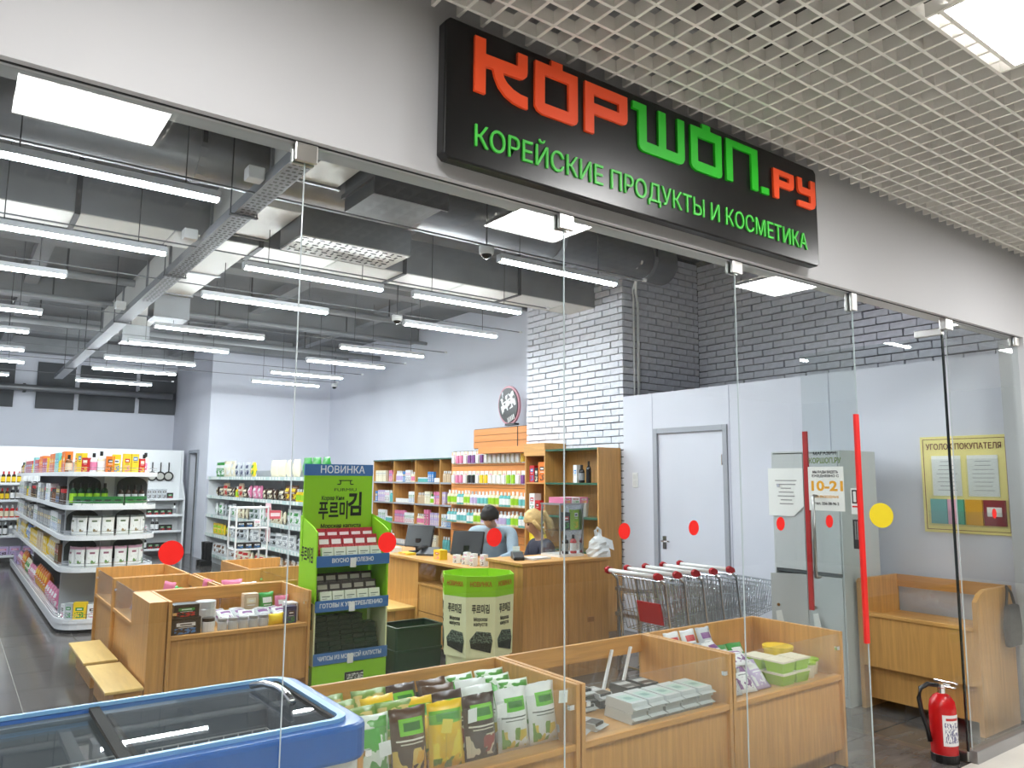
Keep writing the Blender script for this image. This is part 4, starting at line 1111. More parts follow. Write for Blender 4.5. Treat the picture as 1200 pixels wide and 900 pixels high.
# ---- back wall panel shelving with hanging pans -----------------------------------
b = thing('back_wall_shelving', 'white back wall shelving with bottle rows and hanging pans', 'shelving', (0, 0, 0))
ob('back_panel', MB().box(-0.6, 4.02, 17.4, 17.45, 0.0, 2.16), M_white_e, b)
ob('side_panel', MB().prism([(17.4, 0), (17.4, 2.16), (17.36, 2.16), (17.30, 1.5), (17.02, 1.15), (16.98, 0.0)], 3.98, 4.02, 'x'), M_white_e, b)
B_LEV = (0.14, 0.50, 0.82, 1.15, 1.46)
for z in B_LEV:
    x1 = 3.97 if z < 1.3 else 3.1
    ob('shelf_board', MB().box(-0.55, x1, 17.0, 17.395, z - 0.025, z), M_grey, b)
    ob('price_rail', MB().box(-0.55, x1, 16.985, 17.0, z - 0.03, z + 0.015), M_white_e, b)
for x in (0.2, 1.2, 2.2, 3.1):
    ob('bracket_frame', MB().box(x, x + 0.012, 17.02, 17.4, 0.14, 1.46), M_grey_d, b)

# ---- grey shelving along the right side ------------------------------------------
k = thing('grey_wall_shelving', 'grey metal shelving of bagged goods behind the white wire rack', 'shelving', (0, 0, 0))
K_LEV = (0.15, 0.52, 0.88, 1.24, 1.60)
KX0, KX1, KY0, KY1 = 4.12, 4.56, 9.6, 15.75
ob('back_panel', MB().box(KX1 - 0.02, KX1, KY0, KY1, 0.0, 1.72), M_grey_d, k)
for i, z in enumerate(K_LEV):
    ob('shelf_board', MB().box(KX0 + 0.02, KX1 - 0.02, KY0, KY1, z - 0.03, z), M_grey, k)
    ob('price_rail', MB().box(KX0, KX0 + 0.02, KY0, KY1, z - 0.045, z + 0.012), M_rail, k)
    for j in range(46):
        if (j * 7 + i * 3) % 5 == 0:
            continue
        yy = KY0 + 0.06 + j * 0.134
        ob('price_tag', MB().box(KX0 - 0.002, KX0, yy, yy + 0.075, z - 0.04, z + 0.008), M_tagw, k)
ob('base_plinth', MB().box(KX0 + 0.03, KX1 - 0.02, KY0, KY1, 0.0, 0.12), M_grey, k)
for yy in (KY0, 11.1, 12.6, 14.1, KY1 - 0.03):
    ob('upright', MB().box(KX1 - 0.06, KX1 - 0.02, yy, yy + 0.03, 0.0, 1.72), M_white_e, k)
ob('end_panel', MB().box(KX0 + 0.02, KX1, KY1 - 0.012, KY1, 0.0, 1.6), M_white_e, k)

# ---- white wire rack in front -------------------------------------------------------
w = thing('wire_rack', 'white wire rack with pink price signs in front of the grey shelving', 'rack', (2.68, 8.95, 0))
for x in (0, 0.36):
    for y in (0, 0.28):
        ob('rack_post', MB().tube([(x, y, 0), (x, y, 1.27)], 0.011, 8), M_white_e, w)
for z in (0.25, 0.52, 0.78, 1.02, 1.25):
    m_ = MB()
    m_.tube([(0, 0, z), (0.36, 0, z), (0.36, 0.28, z), (0, 0.28, z), (0, 0, z)], 0.009, 6)
    for i in range(1, 8):
        m_.tube([(0.045 * i, 0, z), (0.045 * i, 0.28, z)], 0.004, 5)
    ob('rack_shelf', m_, M_white_e, w)
ob('price_sign', MB().box(0.38, 0.385, -0.02, 0.16, 1.14, 1.30), printed('pink_sign', srgb(238, 196, 204), ((0.1, 0.9, 0.3, 0.7, srgb(206, 60, 84)),), axes=('Y', 'Z')), w)
ob('price_sign', MB().box(0.37, 0.50, -0.022, -0.018, 1.12, 1.22), printed('pink_sign_wide', srgb(216, 96, 110), ((0.08, 0.92, 0.3, 0.7, srgb(246, 226, 230)),)), w)
ob('price_sign', MB().box(0.38, 0.385, -0.02, 0.14, 0.86, 1.02), printed('pink_sign_low', srgb(236, 214, 218), ((0.2, 0.8, 0.2, 0.8, srgb(206, 80, 100)),), axes=('Y', 'Z')), w)

# ---- wooden cosmetics shelving ---------------------------------------------------------
C_LEV = (0.14, 0.50, 0.855, 1.19, 1.54)
c_ = thing('cosmetics_shelving', 'long wooden pigeonhole shelving of cosmetics on the lavender wall', 'shelving', (0, 0, 0))
CX0, CX1 = 6.28, 6.62
ys = (9.73, 10.50, 11.30, 12.07, 12.85)
for y in ys:
    ob('divider', MB().box(CX0, CX1, y - 0.01, y + 0.01, 0.0, 1.905), M_wood, c_)
for z in C_LEV:
    for a, b2 in zip(ys[:-1], ys[1:]):
        ob('shelf_board', MB().box(CX0 + 0.004, CX1, a + 0.01, b2 - 0.01, z - 0.02, z), M_wood_y, c_)
        ob('shelf_edge', MB().box(CX0, CX0 + 0.004, a + 0.01, b2 - 0.01, z - 0.024, z + 0.004), M_grey_d, c_)
ob('top_board', MB().box(CX0 - 0.01, CX1, ys[0] - 0.01, ys[-1] + 0.01, 1.905, 1.925), M_glassgreen, c_)
ob('back_board', MB().box(CX1, CX1 + 0.012, ys[0], ys[-1], 0.0, 1.9), M_wood, c_)
# right hand unit at the pillar
r_ = thing('corner_shelf_unit', 'wooden shelf unit with green glass shelves against the brick pillar', 'shelving', (0, 0, 0))
RX0, RX1, RY0, RY1 = 5.65, 5.985, 6.15, 7.05
ob('side_panel', MB().box(RX0, RX1, RY0 - 0.02, RY0, 0, 1.95), M_wood, r_)
ob('side_panel', MB().box(RX0, RX1, RY1, RY1 + 0.02, 0, 1.95), M_wood, r_)
ob('back_board', MB().box(RX1 - 0.012, RX1, RY0, RY1, 0, 1.95), M_wood, r_)
R_LEV = (0.10, 0.46, 0.82, 1.19, 1.565)
for z in R_LEV + (1.95,):
    ob('glass_shelf', MB().box(RX0 + 0.004, RX1 - 0.012, RY0, RY1, z - 0.022, z), M_glassgreen, r_)
# narrow column of red boxes
n_ = thing('narrow_shelf_column', 'narrow wooden shelf column with red boxes beside the green glass shelves', 'shelving', (0, 0, 0))
ob('side_panel', MB().box(5.68, 5.985, 7.46, 7.48, 0, 1.90), M_wood, n_)
ob('top_fascia', MB().box(5.66, 5.985, 7.075, 7.48, 1.88, 2.03), M_wood_y, n_)
ob('back_board', MB().box(5.973, 5.985, 7.075, 7.46, 0, 1.88), M_wood, n_)
for z in R_LEV:
    ob('shelf_board', MB().box(5.69, 5.973, 7.075, 7.46, z - 0.018, z), M_wood_y, n_)
# slat wall
s_ = thing('slatwall_display', 'orange wooden slatwall hung with small cosmetics packs', 'slatwall', (0, 0, 0))
M_slat = wood('orange_slat', srgb(232, 150, 78), stretch=(9, 0.6, 9), var=0.08)
sl_me = MB().box(0, 0.014, 0, 2.16, 0, 0.096).mesh('slat', M_slat)
for i in range(16):
    put('slat', sl_me, s_, (5.978, 7.50, 0.36 + i * 0.102))
ob('backing', MB().box(6.0, 6.01, 7.88, 9.66, 0.3, 2.0), M_dark, s_)
ob('fascia', MB().box(5.80, 5.976, 7.50, 8.7, 1.94, 2.02), M_slat, s_, bevel=0.003)
up_me = MB().box(0, 0.014, 0, 1.62, 0, 0.088).mesh('slat', M_slat)
for i in range(3):
    put('slat', up_me, s_, (6.30, 7.95, 2.05 + i * 0.094))
ob('seam', MB().box(6.296, 6.30, 8.46, 8.475, 2.05, 2.33), M_dark, s_)
ob('upper_backing', MB().box(6.314, 6.325, 7.95, 9.57, 2.04, 2.335), M_dark, s_)
S_LEV = (0.99, 1.24, 1.52, 1.80)

# oval plaque on top
e_ = thing('oval_plaque', 'oval black and white plaque with pink rim on top of the slatwall', 'plaque', (6.28, 8.62, 2.345), -PI / 2)
M_pl = printed('plaque_print', srgb(24, 22, 24), ((0.2, 0.8, 0.62, 0.66, srgb(230, 230, 230)),), ((0.12, 0.9, 0.36, 0.8, srgb(226, 226, 224), 5), (0.3, 0.5, 0.8, 0.97, srgb(200, 200, 205), 4)))
def oval(rx, rz, y0, y1):
    p = [(rx * math.cos(2 * PI * i / 28), 0.29 + rz * math.sin(2 * PI * i / 28)) for i in range(28)]
    return MB().prism(p[::-1], y0, y1, 'y')
ob('plaque_rim', oval(0.25, 0.28, 0.0, 0.03), mat('plaque_pink', srgb(206, 142, 156), 0.4), e_, (0.06, 0, 0.015), (0, -0.35, 0))
ob('plaque_face', oval(0.22, 0.25, -0.012, 0.0), M_pl, e_, (0.06, 0, 0.015), (0, -0.35, 0))
for i in range(5):
    ob('plaque_rib', MB().box(-0.07 + 0.035 * i, -0.055 + 0.035 * i, -0.018, -0.012, 0.05, 0.12), M_white_pl, e_, (0.06, 0, 0.015), (0, -0.35, 0))
ob('plaque_foot', MB().box(-0.1, 0.14, -0.02, 0.05, 0.0, 0.03), M_black, e_)

# hanging pans
for i, x in enumerate((3.42, 3.58, 3.74)):
    t = thing('hanging_pan', 'black frying pan hanging on the white back panel, %s of three' % ('leftmost', 'middle', 'rightmost')[i], 'pan', (x, 17.36, 1.50), group='pans on the back panel')
    ob('pan_dish', MB().tube([(0, 0, 0.11), (0, 0.022, 0.11)], 0.10, 20), M_black, t, (0, 0, 0))
    ob('pan_handle', MB().box(-0.011, 0.011, 0.0, 0.012, 0.2, 0.40), M_black, t)
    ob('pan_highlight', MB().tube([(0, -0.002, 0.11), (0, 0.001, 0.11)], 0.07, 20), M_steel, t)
    ob('hook', MB().tube([(0, 0.01, 0.38), (0, 0.04, 0.40)], 0.004, 5), M_steel, t)
# ================================================================ GOODS
def P(r, g, b): return srgb(r, g, b)
WHITE, CREAM, RED, PINK, ORANGE, YELLOW, LIME, GREEN, DGREEN, TEAL, BLUE, NAVY, PURPLE, BROWN, DBROWN, BLACK, GREY, SILVER, BEIGE, LILAC = (
    P(240, 240, 240), P(240, 230, 200), P(200, 30, 36), P(232, 130, 168), P(232, 120, 30), P(246, 208, 40), P(160, 210, 40), P(50, 150, 60), P(20, 70, 40), P(110, 190, 190),
    P(60, 130, 200), P(40, 50, 100), P(130, 70, 140), P(120, 76, 44), P(66, 44, 30), P(28, 26, 28), P(150, 152, 156), P(198, 202, 206), P(214, 190, 160), P(196, 176, 216))
CN = {WHITE: 'white', CREAM: 'cream', RED: 'red', PINK: 'pink', ORANGE: 'orange', YELLOW: 'yellow', LIME: 'lime', GREEN: 'green', DGREEN: 'dark green', TEAL: 'teal', BLUE: 'blue', NAVY: 'navy', PURPLE: 'purple', BROWN: 'brown', DBROWN: 'dark brown', BLACK: 'black', GREY: 'grey', SILVER: 'silver', BEIGE: 'beige', LILAC: 'lilac'}
def plain(c, rough=0.4, metal=0.0):
    return mat('pack_%s_%d_%d' % (CN[c].replace(' ', '_'), int(rough * 100), int(metal * 100)), c, rough, metal)
def design(c, seed=0):
    """a printed pack design on base colour c"""
    r = random.Random(seed * 31 + hash(CN[c]) % 1 + len(CN[c]) * 7)
    pal = [WHITE, RED, YELLOW, GREEN, BLUE, PINK, CREAM, DBROWN]
    c2 = pal[(seed * 3 + len(CN[c])) % len(pal)]
    if c2 == c: c2 = WHITE if c != WHITE else GREEN
    c3 = pal[(seed * 5 + 2 + len(CN[c])) % len(pal)]
    z = r.uniform(0.5, 0.65)
    return printed('print_%s_%d' % (CN[c].replace(' ', '_'), seed), c,
                   ((0.18, 0.82, z, z + 0.2, c2), (0.3, 0.7, z + 0.06, z + 0.13, WHITE if c2 != WHITE else BLACK), (0.25, 0.75, z - 0.09, z - 0.06, BLACK if c in (WHITE, CREAM, YELLOW) else WHITE)),
                   (0.12, 0.88, 0.08, 0.4, c3, 6.0))
MESH = {}
def cached(key, fn):
    if key not in MESH:
        MESH[key] = fn()
    return MESH[key]
def m_box(w, d, h, c, seed=0):
    return cached(('box', w, d, h, CN[c], seed), lambda: MB().box(-w / 2, w / 2, 0, d, 0, h).mesh('pack', design(c, seed)))
def m_bottle(r, h, c, cap, lab=None):
    def f():
        lab_m = 0 if lab is None else 2
        pr = [(r * 0.92, 0.0, 0), (r, 0.006, 0), (r, h * 0.14, 0), (r * 1.01, h * 0.14, lab_m), (r * 1.01, h * 0.55, lab_m), (r, h * 0.55, 0), (r, h * 0.62, 0), (r * 0.8, h * 0.72, 0), (r * 0.42, h * 0.78, 0), (r * 0.42, h * 0.82, 1), (r * 0.46, h * 0.82, 1), (r * 0.44, h, 1)]
        return smooth(MB().lathe(pr, 12, 0, r).mesh('bottle', [plain(c, 0.2), plain(cap, 0.35), plain(lab or c, 0.5)]), False)
    return cached(('bottle', r, h, CN[c], CN[cap], lab and CN[lab]), f)
def m_jar(r, h, c, cap):
    def f():
        pr = [(r * 0.95, 0, 0), (r, 0.005, 0), (r, h * 0.7, 0), (r * 0.9, h * 0.76, 0), (r * 0.98, h * 0.76, 1), (r * 0.98, h, 1)]
        return MB().lathe(pr, 14, 0, r).mesh('jar', [plain(c, 0.2), plain(cap, 0.35)])
    return cached(('jar', r, h, CN[c], CN[cap]), f)
def m_bag(w, h, d, material, key, seed=0):
    def f():
        r = random.Random(seed + 3)
        nx, nz = 6, 8
        mb = MB(); vs = []
        for side in (-1, 1):
            for j in range(nz + 1):
                for i in range(nx + 1):
                    u, v = i / nx, j / nz
                    bulge = (max(0, math.sin(PI * u)) ** 0.55) * (max(0.0, math.sin(PI * min(1, max(0, (v - 0.03) / 0.94)))) ** 0.6)
                    wob = r.uniform(-0.06, 0.06) * d * (1 if 0 < j < nz else 0)
                    pinch = 1.0 - 0.07 * math.sin(PI * v)
                    vs.append(((u - 0.5) * w * pinch, d / 2 + side * (0.001 + bulge * (d / 2 - 0.001) + wob * bulge), v * h + (r.uniform(-0.004, 0.004) if j == nz else 0)))
        n1 = (nx + 1) * (nz + 1); fs = []
        for j in range(nz):
            for i in range(nx):
                a = j * (nx + 1) + i; b_, c2, e = a + 1, a + nx + 2, a + nx + 1
                fs.append((a, b_, c2, e)); fs.append((n1 + a, n1 + e, n1 + c2, n1 + b_))
        for j in range(nz):
            a = j * (nx + 1); e = a + nx + 1
            fs.append((a, e, n1 + e, n1 + a)); a2 = a + nx; e2 = e + nx
            fs.append((a2, n1 + a2, n1 + e2, e2))
        for i in range(nx):
            fs.append((i, n1 + i, n1 + i + 1, i + 1)); a = nz * (nx + 1) + i
            fs.append((a, a + 1, n1 + a + 1, n1 + a))
        return smooth(mb.add(vs, fs).mesh('bag', material))
    return cached(('bag', w, h, d, key, seed), f)
def m_hang(w, h, c, seed=0):
    return cached(('hang', w, h, CN[c], seed), lambda: MB().box(-w / 2, w / 2, 0.0, 0.004, 0, h, 0).box(-w * 0.36, w * 0.36, -0.024, 0.0, h * 0.08, h * 0.68, 1).box(-0.004, 0.004, 0.003, 0.03, h * 0.93, h * 0.96, 2).mesh('hanging_pack', [design(WHITE if c != WHITE else CREAM, seed), plain(c), M_steel]))
def m_tub(rt, rb, h, c, cap, n=4):
    def f():
        k = 1 / math.cos(PI / n) if n == 4 else 1
        mb = MB()
        pr = [(rb, 0, 0), (rt, h * 0.86, 0), (rt * 1.06, h * 0.86, 1), (rt * 1.06, h, 1)]
        base = len(mb.v)
        mb.lathe([(p[0] * k, p[1], p[2]) for p in pr], n if n != 4 else 4)
        if n == 4:
            c_, s = math.cos(PI / 4), math.sin(PI / 4)
            mb.v = [(x * c_ - y * s, x * s + y * c_, z) for x, y, z in mb.v]
        return mb.mesh('tub', [plain(c, 0.25), plain(cap, 0.3)])
    return cached(('tub', rt, rb, h, CN[c], CN[cap], n), f)

RESTS = {}
def good(name, me, loc, rot, label, cat, group):
    if isinstance(rot, (tuple, list)) and (rot[0] or rot[1]):
        k = (me.name, round(rot[0], 3), round(rot[1], 3))
        if k not in RESTS:
            from mathutils import Euler
            R_ = Euler((rot[0], rot[1], 0)).to_matrix()
            RESTS[k] = -min((R_ @ v.co).z for v in me.vertices)
        loc = (loc[0], loc[1], loc[2] + RESTS[k] + 0.002)
    o = put(name, me, None, loc, rot)
    return tag(o, label, cat, group)

def line_up(p0, p1, rotz, z, kinds, place, gap=0.006, jitter=0.0, skip=0.0, rows=1, rowstep=0.0, runs=(2, 5)):
    """stand runs of goods along p0->p1 (front edge), facing rotz"""
    d = Vector((p1[0] - p0[0], p1[1] - p0[1])); L = d.length; d.normalize()
    back = Vector((-math.sin(rotz), math.cos(rotz)))
    u = 0.0; cur = None; left = 0; n = 0
    while u < L:
        if left == 0:
            cur = rnd.choice(kinds); left = rnd.randint(*runs)
            if rnd.random() < skip:
                u += rnd.uniform(0.05, 0.15); continue
        name, me, w, desc, cat = cur
        if u + w > L: break
        c = u + w / 2
        for q in range(rows):
            off = back * (rowstep * q + rnd.uniform(0, 0.008))
            x = p0[0] + d.x * c + off.x; y = p0[1] + d.y * c + off.y
            good(name, me, (x, y, z + 0.001), rotz + rnd.uniform(-jitter, jitter), '%s %s' % (desc, place), cat, '%s goods %s' % (cat, place))
            n += 1
        u += w + gap; left -= 1
    return n

def kinds_boxes(cols, sizes, desc='pack', cat='box'):
    out = []
    for i, c in enumerate(cols):
        w, dd, h = sizes[i % len(sizes)]
        out.append(('carton', m_box(w, dd, h, c, i), w, '%s printed %s' % (CN[c], desc), cat))
    return out
def kinds_bottles(defs):
    return [('bottle', m_bottle(*a), a[0] * 2.06, d, 'bottle') for a, d in defs]
def kinds_jars(defs):
    return [('jar', m_jar(*a), a[0] * 2.02, d, 'jar') for a, d in defs]
def bag_print(c, c2, seed):
    return printed('bagprint_%s_%s_%d' % (CN[c].replace(' ', '_'), CN[c2].replace(' ', '_'), seed), c, ((0.2, 0.8, 0.6, 0.8, c2), (0.25, 0.75, 0.5, 0.54, WHITE if c != WHITE else GREY)), (0.1, 0.9, 0.1, 0.45, c2, 5.0), rough=0.32)
def kinds_bags(defs):
    return [('bag', m_bag(w, h, d, bag_print(c, c2, i), CN[c] + CN[c2], i), w * 0.97, '%s plastic bag of food' % CN[c], 'bag') for i, (w, h, d, c, c2) in enumerate(defs)]
LEFT = -PI / 2     # facing -x
FRONT = 0.0        # facing -y

# ---- gondola: long side facing the left aisle
side_lab = {0: 'on the gondola aisle side, bottom tier', 1: 'on the gondola aisle side, second tier', 2: 'on the gondola aisle side, third tier', 3: 'on the gondola aisle side, fourth tier', 4: 'on the gondola aisle side, top tier'}
kA = kinds_bags([(0.22, 0.30, 0.12, ORANGE, YELLOW), (0.2, 0.22, 0.1, PINK, WHITE), (0.2, 0.2, 0.1, RED, WHITE), (0.2, 0.24, 0.1, CREAM, GREEN)]) + kinds_boxes((LILAC, BEIGE), ((0.18, 0.14, 0.16),), 'carton')
kB = kinds_boxes((YELLOW, WHITE, PINK, BEIGE, BROWN), ((0.13, 0.1, 0.2), (0.16, 0.1, 0.23)), 'carton') + kinds_bags([(0.18, 0.24, 0.08, CREAM, YELLOW), (0.18, 0.22, 0.08, BLUE, WHITE)])
kC = kinds_boxes((DBROWN, WHITE, GREY, BLACK), ((0.11, 0.09, 0.2), (0.15, 0.09, 0.22)), 'carton')
kD = kinds_jars([((0.05, 0.16, BROWN, BLACK), 'brown jar with black lid'), ((0.05, 0.15, YELLOW, GREEN), 'yellow jar with green lid'), ((0.05, 0.17, DBROWN, RED), 'dark jar with red lid')])
kE = kinds_boxes((TEAL, YELLOW, WHITE, RED, ORANGE), ((0.1, 0.08, 0.24), (0.12, 0.08, 0.2)), 'carton') + kinds_bottles([((0.034, 0.2, YELLOW, GREEN), 'yellow bottle with green cap'), ((0.034, 0.2, BROWN, BLACK, BEIGE), 'brown bottle with beige label')])
for i, ks in enumerate((kA, kB, kC, kD + kC, kE)):
    z = G_LEV[i]
    line_up((1.03, 16.2), (1.03, 9.75), LEFT, z, ks, side_lab[i], gap=0.012, jitter=0.06)
# ---- gondola: rounded end
def arc_up(z, ks, place, kx=0.80, ky=0.80, s0=0.10, s1=0.90, gap=0.012):
    path = []
    for i in range(121):
        t_ = PI + PI * i / 120
        c, s = math.cos(t_), math.sin(t_); e = 0.62
        path.append(Vector((GX + GRX * kx * math.copysign(abs(c) ** e, c), GYc + GRY * ky * math.copysign(abs(s) ** e, s))))
    acc = [0.0]
    for p, q in zip(path[:-1], path[1:]): acc.append(acc[-1] + (q - p).length)
    tot = acc[-1]; u = s0 * tot; i = 0
    while True:
        name, me, w, desc, cat = ks[i % len(ks)]
        if u + w > s1 * tot: break
        m_ = u + w / 2
        k = max(j for j in range(121) if acc[j] <= m_); k = min(k, 119)
        p = path[k]; d = path[min(120, k + 3)] - path[max(0, k - 3)]
        good(name, me, (p.x, p.y, z + 0.001), math.atan2(d.y, d.x), '%s %s' % (desc, place), cat, '%s goods %s' % (cat, place))
        u += w + gap; i += 1
PIC = printed('white_pouch_print', P(238, 238, 234), ((0.0, 1.0, 0.88, 1.0, P(120, 126, 120)), (0.3, 0.7, 0.68, 0.76, P(90, 110, 70))), (0.25, 0.75, 0.2, 0.55, P(150, 130, 90), 4.0))
PIC2 = printed('white_pouch_print_green', P(240, 240, 236), ((0.0, 1.0, 0.86, 1.0, P(220, 170, 190)), (0.3, 0.7, 0.65, 0.74, P(150, 90, 110))), (0.25, 0.75, 0.18, 0.55, P(110, 150, 80), 4.0))
pouch = lambda m, k: ('pouch', m_bag(0.125, 0.215, 0.04, m, k), 0.125, 'white picture pouch of dried food', 'pouch')
arc_up(G_LEV[2], [pouch(PIC, 'pic')], 'on the gondola end, third tier')
arc_up(G_LEV[1], [pouch(PIC2, 'pic2')], 'on the gondola end, second tier')
kT = [('carton', m_box(0.075, 0.06, 0.21, YELLOW, 1), 0.075, 'tall yellow juice carton', 'carton'), ('carton', m_box(0.075, 0.06, 0.21, YELLOW, 2), 0.075, 'tall yellow noodle carton', 'carton'), ('carton', m_box(0.075, 0.06, 0.16, RED, 1), 0.075, 'red tea carton', 'carton'),
      ('bottle', m_bottle(0.036, 0.21, WHITE, BLACK, PINK), 0.075, 'white bottle with pink label', 'bottle'), ('bottle', m_bottle(0.036, 0.23, CREAM, BLACK, WHITE), 0.075, 'cream bottle with black cap', 'bottle'), ('carton', m_box(0.08, 0.06, 0.18, ORANGE, 3), 0.08, 'orange drink carton', 'carton'), ('carton', m_box(0.08, 0.06, 0.2, YELLOW, 4), 0.08, 'yellow green drink carton', 'carton')]
arc_up(G_LEV[4], kT, 'on the gondola end, top tier', gap=0.006)
seaw = printed('seaweed_tray_print', P(34, 110, 50), ((0.0, 1.0, 0.0, 0.3, P(240, 240, 236)), (0.2, 0.8, 0.5, 0.7, P(16, 30, 16))), None)
sea_me = MB().box(-0.05, 0.05, 0, 0.06, 0, 0.10).mesh('seaweed_tray', seaw)
arc_up(G_LEV[3], [('seaweed_tray', sea_me, 0.10, 'green seaweed snack tray', 'tray')], 'on the gondola end, fourth tier', gap=0.002)
arc_up(G_LEV[0], [('carton', m_box(0.11, 0.07, 0.14, WHITE, 14), 0.11, 'white low carton', 'box'), ('carton', m_box(0.1, 0.07, 0.16, SILVER, 15), 0.1, 'silver low carton', 'box'), ('carton', m_box(0.12, 0.07, 0.17, YELLOW, 7), 0.12, 'yellow low carton', 'box')], 'on the gondola end, bottom tier', gap=0.01, kx=0.86, ky=0.86)
# olive bottles, dark bottles and green bag further back on the end tiers
for i in range(5):
    good('bottle', m_bottle(0.034, 0.24, DGREEN, BLACK, LIME), (GX - 0.36 + i * 0.075, 9.40, G_LEV[3] + 0.001), 0, 'olive oil bottle behind the seaweed trays', 'bottle', 'bottles behind the seaweed trays')
for i in range(4):
    good('bottle', m_bottle(0.03, 0.22, DBROWN, BLACK, WHITE), (GX + 0.10 + i * 0.07, 9.40, G_LEV[3] + 0.001), 0, 'dark sauce bottle behind the seaweed trays', 'bottle', 'sauce bottles behind the seaweed trays')
good('bag', m_bag(0.26, 0.2, 0.1, plain(GREEN, 0.35), 'plaingreen'), (GX + 0.24, 9.37, G_LEV[1] + 0.001), 0.1, 'bright green bag at the end of the second gondola tier', 'bag', None)
good('carton', m_box(0.15, 0.05, 0.2, YELLOW, 7), (GX + 0.10, 9.40, G_LEV[0] + 0.001), 0, 'large yellow pack on the bottom tier of the gondola rounded end', 'box', None)
good('carton', m_box(0.16, 0.05, 0.13, SILVER, 2), (GX - 0.12, 9.40, G_LEV[0] + 0.001), 0.0, 'large silver carton on the bottom tier of the gondola rounded end', 'box', None)
# ---- back wall shelving bottles
kW = kinds_bottles([((0.036, 0.24, WHITE, BLACK, GREY), 'white sauce bottle'), ((0.036, 0.25, BLACK, WHITE, WHITE), 'black soy bottle'), ((0.036, 0.24, RED, WHITE, CREAM), 'red sauce bottle'), ((0.034, 0.22, DBROWN, RED, YELLOW), 'brown sauce bottle')])
nth = ('lowest', 'second', 'third', 'fourth', 'top')
for i, z in enumerate(B_LEV):
    line_up((0.62, 17.03), (1.5, 17.03), FRONT, z, kW if i else kA, 'on the white back wall, %s shelf' % nth[i], runs=(4, 8), gap=0.012)
    if z < 1.4:
        line_up((2.95, 17.05), (3.9, 17.05), FRONT, z, kinds_boxes((WHITE, GREY, BLACK, SILVER), ((0.12, 0.1, 0.12), (0.09, 0.1, 0.2)), 'household box') + kW[:2], 'under the hanging pans, %s shelf' % nth[i], skip=0.2)

# ---- grey shelving: bagged goods
kG4 = kinds_bags([(0.3, 0.28, 0.12, CREAM, RED), (0.26, 0.26, 0.1, YELLOW, GREEN), (0.3, 0.32, 0.12, CREAM, YELLOW), (0.22, 0.28, 0.1, GREEN, WHITE), (0.28, 0.26, 0.1, SILVER, NAVY), (0.3, 0.3, 0.12, CREAM, WHITE)])
kG3 = kinds_bags([(0.24, 0.24, 0.1, BROWN, YELLOW), (0.24, 0.18, 0.1, DBROWN, CREAM), (0.24, 0.22, 0.1, PINK, WHITE), (0.24, 0.25, 0.1, BEIGE, RED)]) + [('bottle', m_bottle(0.036, 0.19, YELLOW, WHITE, LIME), 0.074, 'yellow bottle', 'bottle')]
kG2 = kinds_bags([(0.24, 0.24, 0.09, WHITE, GREEN), (0.24, 0.22, 0.09, SILVER, DGREEN), (0.24, 0.2, 0.09, CREAM, BROWN)])
kG1 = kinds_bags([(0.24, 0.22, 0.09, WHITE, GREY), (0.26, 0.2, 0.1, SILVER, BLACK), (0.24, 0.2, 0.09, YELLOW, LIME)])
kG0 = kinds_bags([(0.25, 0.2, 0.1, CREAM, RED), (0.25, 0.22, 0.1, WHITE, BROWN)])
for i, ks in enumerate((kG0, kG1, kG2, kG3, kG4)):
    z = K_LEV[i]
    line_up((KX0 + 0.07, 15.5), (KX0 + 0.07, 12.9 if i == 4 else 10.2), LEFT, z, ks, 'on the grey shelving, %s tier' % nth[i], gap=0.03, jitter=0.32, runs=(1, 3))
for i in range(3):
    good('bag', m_bag(0.3, 0.3, 0.12, plain(GREEN, 0.3), 'crackers', i), (KX0 + 0.22, 10.55 + i * 0.36, K_LEV[4] + 0.001), LEFT + rnd.uniform(-0.2, 0.2), 'puffy bright green bag at the near end of the top grey tier', 'bag', 'puffy green bags')
for i in range(4):
    good('bag', m_bag(0.28, 0.28, 0.12, plain(CREAM, 0.4), 'puffcream', i), (KX0 + 0.2, 11.66 + i * 0.32, K_LEV[4] + 0.001), LEFT + rnd.uniform(-0.2, 0.2), 'puffy cream bag on the top grey tier beside the green bags', 'bag', 'puffy cream bags')
t = thing('rubber_boots', 'pair of black rubber boots at the far end of the grey shelving', 'boots', (3.92, 14.9, 0.0))
for i, y in enumerate((0.0, -0.22)):
    ob('boot', MB().tube([(0, y, 0.42), (0, y, 0.20), (0.0, y, 0.10)], [0.075, 0.06, 0.065], 10).box(-0.14, 0.06, y - 0.055, y + 0.055, 0.0, 0.10), M_black, t, bevel=0.01)
# rack goods
for i, z in enumerate((0.52, 0.78, 1.02)):
    line_up((2.705, 8.99), (3.02, 8.99), FRONT, z + 0.012, kinds_boxes((WHITE, BLACK, SILVER), ((0.07, 0.12, 0.08), (0.09, 0.12, 0.06)), 'small box'), 'on the wire rack, %s shelf' % ('third', 'second', 'first')[i], runs=(1, 2))

